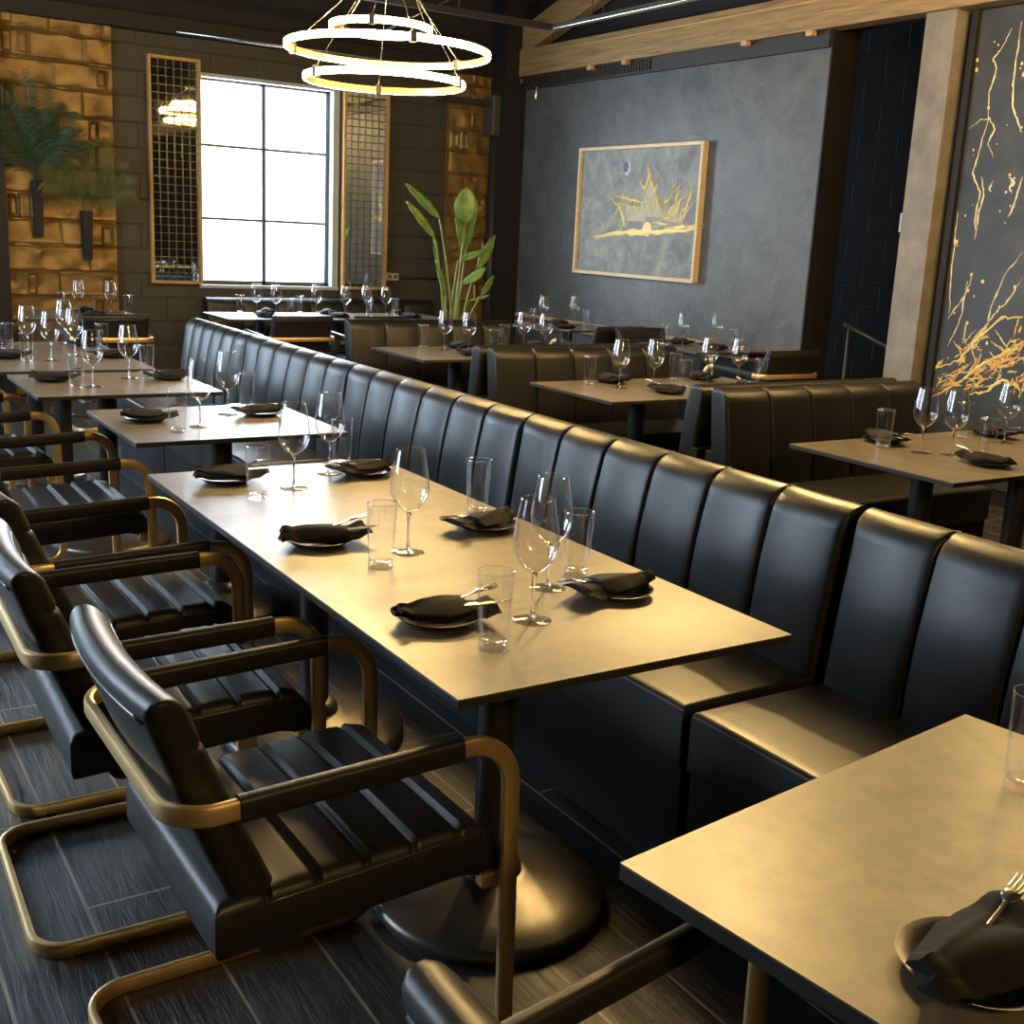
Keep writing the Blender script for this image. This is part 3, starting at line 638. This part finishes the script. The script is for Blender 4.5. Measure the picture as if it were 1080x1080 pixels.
# ================================================================ brass armchair
def make_chair():
    t = empty('brass_armchair')
    loop = fillet([(.015, -.275, .645), (.60, -.275, .665), (.615, -.275, .016), (.0, -.275, .016), (.0, .275, .016), (.615, .275, .016), (.60, .275, .665), (.015, .275, .645)],
                  [.075, .085, .06, .075, .075, .06, .085, .075], 8)
    MB().sweep(loop, rrect(.017, .034, .006, 2), True, up=(0, 0, 1)).build('frame', M_brass, t, smooth=40)
    for s in (-1, 1):
        y = s*.275
        MB().sweep([(.115, y, .6484), (.50, y, .6616)], rrect(.026, .043, .010, 4)).build('armrest', M_chair, t, smooth=40)
        MB().box(.565, .60, y-s*.03-.014, y-s*.03+.014, .37, .40).build('seat_bracket', M_brass, t, bevel=.004)
        for x in (.08, .53): MB().box(x-.012, x+.012, y-.008, y+.008, 0, .008).build('glide', M_glide, t)
    # seat pad with cross channels
    gx = [.52*k/6 for k in range(1, 6)]
    def fs(u, v, h): 
        x = .085+u*1.0; z = .375+h+.028*(u/.52)-.05*max(0, (u-.43)/.09)**2*.8
        return (x, v-.25, z)
    pad(.52, .50, .10, fs, gu=gx, rt=(.02, .05, .022, .022), rb=(.02, .03, .015, .015), gdepth=.007, gw=.006, puff=.0025, bulge=.006, welt=.0045).build('seat', M_chair, t, smooth=45)
    e = [(.10, .43, .0), ]
    for s in (-1, 1):
        P = [fs(u, .25+s*.247, .079) for u in (.03, .12, .2, .3, .38, .44, .48)]
        MB().tube(P, .004, 6).build('seat_piping', M_piping, t, smooth=True)
    # back pad: leaning, curved in plan, rolled top
    HB = .475
    def fb(u, v, h):
        z = .355+u*.985; q = u/HB; lean = .168-.205*q-.009*math.sin(PI*q); wv = (v-.24)/.24
        return (lean+h*(1-.18*q)+.022*wv*wv*q, v-.24, z+.10*h)
    pad(HB, .48, .078, fb, gu=(.385,), rt=(.02, .042, .03, .03), rb=(.02, .034, .02, .02), gdepth=.006, gw=.006, puff=0, bulge=.012).build('backrest', M_chair, t, smooth=45)
    for hh in (.076, .0):
        P = [fb(.440, v, hh) for v in [.02+.44*k/12 for k in range(13)]]
        MB().tube(P, .0035, 6).build('back_piping', M_piping, t, smooth=True)
    return t
chair = make_chair()
G1, G2 = 'brass armchairs along the banquette tables', 'brass armchairs at the wall tables'
inst(chair, (.40, 1.795, 0), R(1), 'black leather brass armchair at the long table, nearest of its three', 'chair', G1)
inst(chair, (.345, 2.515, 0), R(-1), 'black leather brass armchair at the long table, middle of its three', 'chair', G1)
inst(chair, (.40, 3.14, 0), R(1), 'black leather brass armchair at the long table, farthest of its three', 'chair', G1)
inst(chair, (.46, 4.30, 0), 0, 'black leather brass armchair pushed up to the second banquette table', 'chair', G1)
inst(chair, (.35, 5.38, 0), R(2), 'black leather brass armchair pushed up to the third banquette table', 'chair', G1)
inst(chair, (.30, 6.28, 0), 0, 'black leather brass armchair at the fourth banquette table, nearer of two', 'chair', G1)
inst(chair, (.30, 6.92, 0), 0, 'black leather brass armchair at the fourth banquette table, farther of two', 'chair', G1)
inst(chair, (.475, .605, 0), R(7), 'black leather brass armchair at the bottom right corner table', 'chair', G1)
inst(chair, (1.98, 8.32, 0), R(90), 'black leather brass armchair at the table by the gold wall', 'chair', G2)
inst(chair, (3.36, 8.28, 0), R(90), 'black leather brass armchair at the left table under the window', 'chair', G2)
inst(chair, (4.02, 8.28, 0), R(90), 'black leather brass armchair at the middle table under the window', 'chair', G2)
inst(chair, (5.84, 5.62, 0), R(90), 'black leather brass armchair on the near side of the nearer painting-wall table', 'chair', G2)
inst(chair, (5.82, 7.33, 0), R(-90), 'black leather brass armchair on the far side of the nearer painting-wall table', 'chair', G2)
inst(chair, (5.72, 7.42, 0), R(90), 'black leather brass armchair on the near side of the farther painting-wall table', 'chair', G2)

# ================================================================ banquette and booths
def make_bench(L, npan, depth=.50, zt=.90, back_x=.51, ends=(0, 0)):
    """local: back along +Y (length), sitter faces -X, front at x = 0"""
    t = empty('booth_bench'); g = .004
    gv = [(L-2*g)*k/npan for k in range(1, npan)]
    z0 = .40; LU = zt-z0
    def fb(u, v, h): return (back_x-h+.13*u, g+v, z0+u)
    pad(LU, L-2*g, .115, fb, gv=gv, rt=(.02, .058, .020, .020), rb=(.01, .055, .02, .02), gdepth=.012, gw=.005, puff=.010, bulge=.022, step=.04).build('backrest', M_leather, t, smooth=48)
    def fs(u, v, h): return (u, g+v, .315+h)
    pad(.47, L-2*g, .155, fs, rt=(.016, .02, .014, .014), rb=(.01, .01, .01, .01), bulge=.012, step=.04).build('seat', M_leather, t, smooth=48)
    MB().tube([(.006, .03, .4595), (.006, L-.03, .4595)], .0035, 6).build('piping', M_piping, t, smooth=True)
    MB().box(.012, back_x+.05, .004, L-.004, .135, .315).build('base', M_seatblack, t, bevel=.004)
    MB().box(.05, back_x+.05, .002, L-.002, 0, .135).build('plinth', M_seatblack, t, bevel=.003)
    MB().box(back_x+.005, back_x+.055, .004, L-.004, .135, .62).build('back_panel', M_seatblack, t, bevel=.004)
    return t
bx = 1.675
MODS = [(.36, 1.84), (1.84, 3.30), (3.30, 4.76), (4.76, 6.10), (6.10, 7.20)]
nm = ['nearest', 'second nearest', 'middle', 'second farthest', 'farthest']
bench = make_bench(1.46, 6)
for k, (y0, y1) in enumerate(MODS):
    p = bench if abs(y1-y0-1.46) < .03 else make_bench(y1-y0, 6)
    inst(p, (bx, y0, 0), 0, '%s section of the long black channel-tufted leather banquette' % nm[k], 'bench', 'sections of the long banquette')
MB_TMP = None
# booths: benches with backs running along X, sitters face -Y (toward the camera) or +Y
booth = make_bench(1.29, 5, back_x=.50)
BG = 'black leather booth benches in the middle of the room'
for y_r, x0, nmx in ((3.76, 3.40, 'nearest'), (5.42, 3.25, 'middle'), (7.18, 3.19, 'farthest')):
    yf = y_r-.56
    inst(booth, (x0, yf, 0), R(90), '%s black channel-tufted booth bench facing the camera' % nmx, 'bench', BG)
    o = booth
    # rotated 90 degrees: local -X front faces world -Y, local Y runs to world -X: shift origin to the right end
    last = [q for q in C.objects if q.get('label', '').startswith(nmx+' black channel-tufted booth')][0]; last.location.x = x0+1.29
    if nmx != 'farthest':
        o2 = inst(booth, (x0-.02, y_r+.578, 0), R(-90), '%s black booth bench facing away, back to back with a camera-facing one' % nmx, 'bench', BG)

# low benches along the walls
def wall_bench(L, loc, rz, label):
    t = make_bench(L, max(2, int(L/.32)), zt=.84); t.name = 'wall_bench'; t.location = loc; t.rotation_euler.z = rz
    tag(t, label, 'bench'); return t
wall_bench(2.25, (5.42, 9.58, 0), R(90), 'low leather wall bench under the far window')

# ================================================================ tables
def make_table(name, x0, x1, y0, y1, bases, label, rot=0, thick=.014, square=False):
    cx_, cy_ = (x0+x1)/2, (y0+y1)/2
    t = empty('dining_table', (cx_, cy_, 0), rot); tag(t, label, 'table')
    w, d = (x1-x0)/2, (y1-y0)/2
    MB().box(-w, w, -d, d, .7475, .75).build('tabletop', M_top, t)
    MB().box(-w, w, -d, d, .75-thick-.003, .7475).build('top_edge', M_edge, t, bevel=.001)
    for (bx_, by_) in bases:
        MB().box(bx_-cx_-.13, bx_-cx_+.13, by_-cy_-.13, by_-cy_+.13, .715, .731).build('top_plate', M_iron, t)
        MB().lathe([(.043, .10), (.043, .72)], 24, (bx_-cx_, by_-cy_, 0)).build('column', M_iron, t, smooth=40)
        base = MB().lathe([(.264, 0), (.270, .012), (.268, .026), (.256, .036), (.19, .052), (.12, .068), (.085, .076), (.078, .078)], 48, (bx_-cx_, by_-cy_, 0)).build('base', M_base, t, smooth=50)
        MB().lathe([(.072, .076), (.070, .095), (.058, .112), (.045, .116)], 28, (bx_-cx_, by_-cy_, 0)).build('collar', M_base, base, smooth=50)
    return t
make_table('T1', .895, 1.66, 1.53, 3.42, [(1.285, 2.02), (1.27, 3.03)], 'long taupe six-seat table along the banquette in the foreground')
make_table('T2', .99, 1.77, 3.925, 4.66, [(1.40, 4.28)], 'second taupe table along the banquette, behind the long table')
make_table('T3', .88, 1.665, 5.05, 5.79, [(1.24, 5.41)], 'third taupe table along the banquette')
make_table('T4', .86, 1.60, 5.90, 7.25, [(1.2, 6.2), (1.2, 6.95)], 'fourth taupe table along the banquette, farthest of that row')
# corner table, turned a little
T0 = make_table('T0', -.41, .41, -.385, .385, [(0.0, 0.0)], 'taupe table at the bottom right corner of the view', R(7.5), thick=.02)
a = R(7.5); T0.location = (.826+.41*math.cos(a)+.385*math.sin(a), 1.0+.41*math.sin(a)-.385*math.cos(a), 0)
make_table('R1', 3.22, 4.50, 6.07, 6.80, [(3.58, 6.33), (4.15, 6.33)], 'farthest taupe booth table, behind the middle booth')
make_table('R2', 3.315, 4.64, 4.335, 5.055, [(3.68, 4.60), (4.32, 4.60)], 'middle taupe booth table between two booths')
make_table('R3', 3.335, 4.62, 2.425, 3.195, [(3.66, 2.80), (4.28, 2.80)], 'nearest taupe booth table at the right, in front of the mural')
make_table('WA', 2.98, 3.70, 8.86, 9.56, [(3.34, 9.2)], 'left small table under the far window')
make_table('WB', 3.72, 4.32, 8.86, 9.56, [(4.02, 9.2)], 'middle small table under the far window')
make_table('WC', 4.34, 5.00, 8.84, 9.54, [(4.7, 9.2)], 'right small table under the far window')
make_table('GT', 1.58, 2.36, 8.86, 9.62, [(1.97, 9.25)], 'small dark table in front of the gold wall')
make_table('PN', 5.48, 6.20, 6.22, 6.90, [(5.84, 6.55)], 'nearer small table along the painting wall')
make_table('PF', 5.30, 6.14, 7.86, 8.55, [(5.74, 8.2)], 'farther small table along the painting wall')

# ================================================================ tableware prototypes
def make_wine():
    t = empty('wine_glass')
    out = [(.0045, .098), (.012, .1015), (.024, .110), (.037, .125), (.0445, .142), (.0465, .157), (.0455, .175), (.042, .200), (.0375, .225), (.0335, .25)]
    inn = [(r_-.0011, z+.0006) for r_, z in reversed(out)]
    MB().lathe(out, 30, cap0=False, cap1=False).lathe(inn[:-1]+[(.0005, .1005)], 30, cap0=False, cap1=False).lathe([out[-1], (.0329, .2508), inn[0]], 30, cap0=False, cap1=False, mi=1).build('bowl', [M_glass, M_rim], t, smooth=True)
    MB().lathe([(.0075, .0055), (.0045, .012), (.0034, .03), (.0032, .06), (.0036, .086), (.0062, .097), (.002, .0995)], 14).build('stem', M_solid, t, smooth=True)
    MB().lathe([(.0395, 0), (.0402, .0012), (.0385, .0024), (.02, .0036), (.0085, .0062)], 32).build('foot', M_glass, t, smooth=50)
    return t
def make_tumbler():
    out = [(.0268, .0), (.0282, .003), (.0285, .012), (.0345, .150), (.0342, .1515)]
    inn = [(.0327, .1505), (.0268, .019), (.0225, .0145), (.006, .0125)]
    t = empty('tumbler')
    MB().lathe(out[:4], 30, cap0=False, cap1=False).lathe(inn[:2], 30, cap0=False, cap1=False).lathe([out[3], out[4], inn[0]], 30, cap0=False, cap1=False, mi=1).build('wall', [M_glass, M_rim], t, smooth=40)
    MB().lathe([(.0262, .0006), (.0278, .004), (.0278, .013), (.0262, .0185), (.020, .0142), (.006, .0122)], 26).build('thick_base', M_gbase, t, smooth=50)
    return t
def make_plate():
    return MB().lathe([(.045, 0), (.05, .001), (.068, .006), (.081, .0145), (.0828, .0165), (.0815, .0168), (.066, .0085), (.048, .0045), (.01, .004)], 40).build('side_plate', M_plate, smooth=50)
def make_napkin(seed, L=.215, flapside=1):
    """folded into a pouch; the open end with the cutlery points to +X"""
    rnd = random.Random(seed); t = empty('napkin')
    ph = [rnd.uniform(0, 6) for _ in range(6)]
    def layer(s0, s1, w0, hadd, base, skew, name):
        ns, nt = 22, 16; V = []; F = []
        for side in (1, 0):
            for i in range(ns+1):
                s = s0+(s1-s0)*i/ns; x = (s-.5)*L
                prof = min(1, .30+1.5*s) if s < .5 else 1-.32*(s-.5)
                w = w0*prof*(1+.05*math.sin(9*s+ph[0]))
                lift = .016*max(0, (abs(x)-.075)/.03) if abs(x) > .075 else 0
                for j in range(nt+1):
                    q = j/nt*2-1
                    y = q*w+skew*x+.003*math.sin(5*s+ph[1])
                    zb = base+min(.012, lift)-(.010*max(0, (-x-.085)/.025))
                    z = zb
                    if side:
                        z += hadd*(1-abs(q)**2.6)*(.45+.55*math.sin(PI*min(1, max(.05, s*.9+.08))))+.0012*math.sin(8*s+3*q+ph[2])+.0022*math.sin(4*q+3*s+ph[3])+.0024
                        z += .004*math.exp(-((q-.35-.5*(s-.5))/.12)**2)
                    else: z += .0015*math.sin(9*s+3*q+ph[4])
                    V.append((x, y, z))
        I = lambda sd, i, j: sd*(ns+1)*(nt+1)+i*(nt+1)+j
        for i in range(ns):
            for j in range(nt):
                F.append((I(0, i, j), I(0, i, j+1), I(0, i+1, j+1), I(0, i+1, j))); F.append((I(1, i, j), I(1, i+1, j), I(1, i+1, j+1), I(1, i, j+1)))
            for j in (0, nt): F.append((I(0, i, j), I(0, i+1, j), I(1, i+1, j), I(1, i, j)))
        for j in range(nt):
            for i in (0, ns): F.append((I(0, i, j), I(0, i, j+1), I(1, i, j+1), I(1, i, j)))
        return MB().add(V, F).build(name, M_napkin, t, smooth=60)
    layer(.0, 1.0, .058, .016, .015, .06*flapside, 'lower_fold')
    layer(.04, .72, .055, .016, .024, -.10*flapside, 'upper_fold')
    return t
def make_fork():
    t = empty('fork')
    def z(x): return .006*math.sin(x*22)
    MB().sweep([(-.09, 0, 0), (-.05, 0, .001), (0, 0, .002), (.03, 0, .004), (.045, 0, .006)], rrect(.009, .0025, .001, 2), scale=[1.2, 1, .7, .6, .8]).build('handle', M_steel, t, smooth=50)
    MB().sweep([(.045, 0, .006), (.052, 0, .0075), (.062, 0, .008)], rrect(.021, .002, .0008, 1), scale=[.5, .95, 1]).build('neck', M_steel, t, smooth=50)
    for k in range(4):
        y = -.0085+.00567*k
        MB().sweep([(.061, y, .008), (.08, y, .007), (.098, y, .010)], rrect(.003, .002, .0008, 1), scale=[1, 1, .5]).build('tine', M_steel, t, smooth=50)
    return t
def make_knife():
    t = empty('knife')
    MB().sweep([(-.10, 0, 0), (-.05, 0, 0), (.0, 0, .001)], rrect(.012, .005, .002, 2), scale=[1, 1, .8]).build('handle', M_steel, t, smooth=50)
    MB().add([(0, -.006, .0015), (.05, -.008, .0015), (.085, -.006, .0015), (.105, .004, .0015), (.0, .006, .0015), (0, -.006, -.0005), (.05, -.008, -.0005), (.085, -.006, -.0005), (.105, .004, -.0005), (0, .006, -.0005)],
             [(0, 1, 2, 3, 4), (9, 8, 7, 6, 5), (0, 5, 6, 1), (1, 6, 7, 2), (2, 7, 8, 3), (3, 8, 9, 4), (4, 9, 5, 0)]).build('blade', M_steel, t)
    return t
wine, tumb, plate, fork, knife = make_wine(), make_tumbler(), make_plate(), make_fork(), make_knife()
napkins = [make_napkin(1, .22, 1), make_napkin(5, .205, -1), make_napkin(9, .215, 1)]
_cnt = [0]
def setting(place, ang, P=None, G=None, Wn=None, cut=True, zt=.75):
    """ang: direction the diner faces; P, G, Wn: plate, tumbler and wine glass positions on the table"""
    if P:
        _cnt[0] += 1; k = _cnt[0]; dr = R([8, -10, 4, -5, 12, -3][k % 6]); a = R(ang)+dr
        inst(plate, (P[0], P[1], zt), 0, 'black side plate at the '+place, 'plate', 'black side plates')
        np_ = napkins[k % 3]; ca, sa = math.cos(a), math.sin(a)
        inst(np_, (P[0]+.012*ca, P[1]+.012*sa, zt+.001), a, 'folded black napkin at the '+place, 'napkin', 'folded black napkins')
        if cut:
            inst(fork, (P[0]+.042*ca-.012*sa, P[1]+.042*sa+.012*ca, zt+.0375), a+R(9), 'steel fork in the napkin at the '+place, 'fork', 'forks in the napkins', ry=R(-7))
            inst(knife, (P[0]+.040*ca+.016*sa, P[1]+.040*sa-.016*ca, zt+.036), a-R(8), 'steel knife in the napkin at the '+place, 'knife', 'knives in the napkins', ry=R(-3))
    if G: inst(tumb, (G[0], G[1], zt), _cnt[0]*.7, 'clear tumbler at the '+place, 'tumbler', 'clear tumblers')
    if Wn: inst(wine, (Wn[0], Wn[1], zt), _cnt[0]*.9, 'empty wine glass at the '+place, 'wine glass', 'empty wine glasses')
lt = ' on the long foreground table'
setting('nearest chair-side place'+lt, 0, (1.05, 1.89), (1.072, 1.713), (1.228, 1.82))
setting('nearest banquette-side place'+lt, 180, (1.49, 1.89), (1.49, 2.04), (1.38, 1.99))
setting('middle chair-side place'+lt, 0, (1.06, 2.51), (1.11, 2.27), (1.225, 2.36))
setting('middle banquette-side place'+lt, 180, (1.52, 2.49), (1.58, 2.64))
setting('farthest chair-side place'+lt, 0, (1.08, 3.25), (1.088, 3.01), (1.23, 3.10))
setting('farthest banquette-side place'+lt, 180, (1.51, 3.21), (1.50, 3.37), (1.41, 3.26))
lt = ' on the second banquette table'
setting('chair-side place'+lt, 0, (1.14, 4.36), (1.18, 4.09), (1.29, 4.18))
setting('bench-side place'+lt, 180, (1.60, 4.38), (1.59, 4.53), (1.48, 4.43))
lt = ' on the third banquette table'
setting('chair-side place'+lt, 0, (1.03, 5.53), (1.08, 5.26), (1.16, 5.31))
setting('bench-side place'+lt, 180, (1.55, 5.50), (1.48, 5.62), (1.38, 5.56))
lt = ' on the fourth banquette table'
setting('nearer chair-side place'+lt, 0, (.99, 6.45), (1.05, 6.26), (1.18, 6.33), False)
setting('nearer bench-side place'+lt, 180, (1.51, 6.42), (1.53, 6.74), (1.34, 6.53), False)
setting('farther chair-side place'+lt, 0, (1.0, 7.05), (1.04, 6.78), (1.13, 6.69), False)
setting('farther bench-side place'+lt, 180, (1.50, 7.0), None, (1.41, 7.13), False)
lt = ' on the middle booth table'
setting('far left place'+lt, -90, (3.77, 4.955), (3.58, 4.89), (3.68, 4.76))
setting('near left place'+lt, 90, (3.82, 4.52), (4.03, 4.65), (3.90, 4.75))
setting('far right place'+lt, -90, (4.40, 4.95), (4.21, 4.95), (4.34, 4.82))
setting('near right place'+lt, 90, (4.40, 4.47), (4.585, 4.66), (4.50, 4.75))
lt = ' on the nearest booth table'
setting('far left place'+lt, -90, (3.77, 3.10), (3.66, 3.01), (3.73, 2.88))
setting('near left place'+lt, 90, (3.77, 2.60), (3.91, 2.72), (3.81, 2.80))
setting('far right place'+lt, -90, (4.42, 3.06), (4.22, 3.06), (4.31, 2.92))
setting('near right place'+lt, 90, (4.36, 2.60), (4.50, 2.72), (4.40, 2.80))
lt = ' on the farthest booth table'
setting('far left place'+lt, -90, (3.80, 6.67), (3.55, 6.71), (3.65, 6.60), False)
setting('near left place'+lt, 90, (3.66, 6.24), (3.88, 6.36), (3.75, 6.46), False)
setting('far right place'+lt, -90, (4.40, 6.66), (4.18, 6.72), (4.22, 6.54), False)
setting('near right place'+lt, 90, (4.16, 6.20), (4.43, 6.36), (4.33, 6.44), False)
lt = ' of the left table under the window'
setting('bench side'+lt, -90, (3.50, 9.45), (3.27, 9.46), (3.38, 9.36), False)
setting('chair side'+lt, 90, (3.34, 9.05), (3.58, 9.12), (3.50, 9.23), False)
lt = ' of the middle table under the window'
setting('bench side'+lt, -90, (4.04, 9.42), (3.79, 9.44), (3.92, 9.38), False)
setting('chair side'+lt, 90, (4.0, 9.05), (4.25, 9.02), (4.12, 9.22), False)
lt = ' of the right table under the window'
setting('bench side'+lt, -90, (4.70, 9.40), None, (4.40, 9.40), False)
setting('chair side'+lt, 90, (4.68, 9.05), (4.62, 9.28), (4.52, 9.26), False)
lt = ' of the gold wall table'
setting('bench side'+lt, -90, (2.03, 9.48), (1.86, 9.45), (1.96, 9.36), False)
setting('chair side'+lt, 90, (2.02, 9.05), (2.30, 9.24), (2.20, 9.36), False)
lt = ' of the nearer painting-wall table'
setting('far side'+lt, -90, (5.80, 6.78), (5.59, 6.72), (5.68, 6.62), False)
setting('near side'+lt, 90, (5.80, 6.38), (5.95, 6.36), (5.95, 6.55), False)
lt = ' of the farther painting-wall table'
setting('far side'+lt, -90, (5.80, 8.42), (5.42, 8.28), (5.60, 8.38), False)
setting('near side'+lt, 90, (5.60, 8.02), (5.90, 8.16), (5.90, 8.34), False)
setting('bottom right corner table', 10, (1.03, .64), None, None, True, .75)
inst(tumb, (1.475, .885, .75), .3, 'clear tumbler on the bottom right corner table, cut by the frame', 'tumbler', 'clear tumblers')

# ================================================================ plants
def blade(b_, base, tip, width, droop, fold=.25, side=(1, 0, 0), n_=12):
    B, T = Vector(base), Vector(tip); d = T-B; s = Vector(side); s = (s-d.normalized()*s.dot(d.normalized())).normalized(); up = d.normalized().cross(s)
    V = []; F = []
    for i in range(n_+1):
        u = i/n_; p = B+d*u-Vector((0, 0, 1))*droop*u*u*4*(1-0*u)/4
        w = width*(math.sin(PI*min(1, u*.94+.03))**.75)*(1-.25*u)
        for q in (-1, -.5, 0, .5, 1): V.append(p+s*w*q+up*(-fold*w*abs(q)+.004*math.sin(u*21+q*3)))
    for i in range(n_):
        for q in range(4): F.append((i*5+q, i*5+q+1, (i+1)*5+q+1, (i+1)*5+q))
    b_.add(V, F)
def bezier(a, b2, c_, n_=10): return [(Vector(a)*(1-u)**2+Vector(b2)*2*u*(1-u)+Vector(c_)*u*u) for u in [k/n_ for k in range(n_+1)]]
PX, PY = 4.83, 8.62
t = empty('bird_of_paradise', (PX, PY, 0)); tag(t, 'tall green bird-of-paradise plant standing behind the farthest booth', 'plant')
pot = MB().lathe([(.13, 0), (.17, .36), (.175, .40), (.155, .40), (.15, .36)], 28).build('pot', M_dark, t, smooth=40)
MB().lathe([(.152, .355), (.01, .365)], 24, cap0=True).build('soil', M_soil, t)
LV = [  # stem top, leaf tip, width
    ((-.14, .02, 1.60), (-.44, .06, 1.86), .050, 0, (.5, .3, .8)),
    ((-.22, -.06, 1.44), (-.47, -.02, 1.72), .048, 0, (.4, .3, .8)),
    ((.10, 0, 1.58), (.085, -.01, 1.86), .115, 0, (1, -.4, 0)),
    ((-.13, .05, 1.18), (-.20, .02, 1.50), .045, 0, (.8, .5, .2)),
    ((-.08, -.02, .98), (-.17, .0, 1.26), .045, 0, (.8, .5, .1)),
    ((.24, .03, 1.20), (.42, .05, 1.49), .060, 0, (.9, .2, -.5)),
    ((.06, -.05, 1.08), (.24, -.12, 1.24), .07, .02, (.3, .8, .6)),
    ((.12, .06, 1.34), (.05, .08, 1.66), .075, 0, (.9, .4, .1)),
    ((.16, .08, 1.36), (.27, .12, 1.74), .050, 0, (.8, .5, -.2)),
    ((.05, .02, 1.26), (.30, -.02, 1.40), .045, .03, (.2, .8, .7)),
    ((.28, .0, .98), (.38, -.02, 1.15), .04, .0, (.9, .2, -.4)),
    ((.18, .04, .93), (.36, .0, .985), .022, .0, (.2, .8, .5)),
]
for k, (st, tip, wd, dr, sd) in enumerate(LV):
    a = k*2.4; base = (.05*math.cos(a), .05*math.sin(a), .36); mid = (st[0]*.30+base[0]*.5, st[1]*.3, .36+(st[2]-.36)*.6)
    P = bezier(base, mid, st); MB().tube(P, .0095, 7, scale=[1.3-.6*i/10 for i in range(11)]).build('stem', M_stem, t, smooth=True)
    b_ = MB(); blade(b_, st, tip, wd, dr, side=sd); lf = b_.build('leaf', M_leaf, t, smooth=True)
    md = lf.modifiers.new('thick', 'SOLIDIFY'); md.thickness = .0025
    MB().tube([Vector(st), Vector(st).lerp(Vector(tip), .5)-Vector((0, 0, dr*.25)), Vector(st).lerp(Vector(tip), .95)-Vector((0, 0, dr*.9))], .004, 5, scale=[1, .7, .3]).build('midrib', M_stem, lf)
def frond_b(b_, base, tip, sag, nleaf, ll, width=.006, seed=0):
    rnd = random.Random(seed); B, T = Vector(base), Vector(tip); mid = (B+T)/2+Vector((0, -.03, sag))
    P = bezier(B, mid, T, 16); b_.tube(P, .003, 5, scale=[1.2-.9*i/16 for i in range(17)])
    for k in range(nleaf):
        u = .16+.84*k/nleaf; i = min(15, int(u*16)); p = P[i].lerp(P[i+1], u*16-i); d = (P[i+1]-P[i]).normalized()
        sdir = Vector((0, -1, 0)).cross(d).normalized()
        for sgn in (-1, 1):
            L = ll*(.55+.45*math.sin(PI*min(1, u*.9+.1)))*rnd.uniform(.8, 1.1)
            dirn = (d*.75+sdir*sgn*.8+Vector((0, -rnd.uniform(-.1, .35), -.12))).normalized(); w = dirn.cross(Vector((0, -1, .2))).normalized()*width
            q = p+dirn*L*.5+Vector((0, 0, -.0)); e = p+dirn*L+Vector((0, 0, -.18*L))
            b_.add([p, q+w, e, q-w, q+Vector((0, -.002, .001))], [(0, 1, 4), (1, 2, 4), (2, 3, 4), (3, 0, 4)])
def wall_plant(name, loc, m, fr, label, nleaf, ll, pot_h, pot_w):
    t = empty('wall_vase_plant', loc); tag(t, label, 'plant', 'wall vases with palm fronds')
    MB().add([(-pot_w*.75, -.03, 0), (pot_w*.75, -.03, 0), (pot_w*.75, .03, 0), (-pot_w*.75, .03, 0), (-pot_w, -.055, pot_h), (pot_w, -.055, pot_h), (pot_w, .03, pot_h), (-pot_w, .03, pot_h)],
             [(3, 2, 1, 0), (4, 5, 6, 7), (0, 1, 5, 4), (1, 2, 6, 5), (2, 3, 7, 6), (3, 0, 4, 7)]).build('vase', M_black, t, bevel=.004)
    for k, (tip, sag) in enumerate(fr):
        b_ = MB(); frond_b(b_, (0, -.02, pot_h-.03), tip, sag, nleaf, ll, seed=k+len(name)); b_.build('frond', m, t)
wall_plant('left', (1.83, 10.09, 1.30), M_palmd, [((-.30, -.06, 1.08), .12), ((-.12, -.10, 1.22), .06), ((.06, -.08, 1.12), .03), ((.24, -.10, .98), .08), ((.32, -.06, .78), .12), ((-.34, -.08, .80), .12), ((.0, -.16, .95), .1), ((-.2, -.16, .95), .1), ((.16, -.18, .85), .1)],
           'dark green bushy palm fronds in the left black wall vase on gold wall', 26, .22, .44, .04)
wall_plant('right', (2.20, 10.09, 1.13), M_palm, [((-.30, -.08, .76), .14), ((-.08, -.06, 1.02), .03), ((.12, -.10, .95), .05), ((.30, -.08, .72), .16), ((.33, -.14, .60), .12), ((-.33, -.12, .62), .1)],
           'sparse feathery palm fronds in the right black wall vase on gold wall', 24, .2, .39, .042)
for o in (wine, tumb, fork, knife): pass
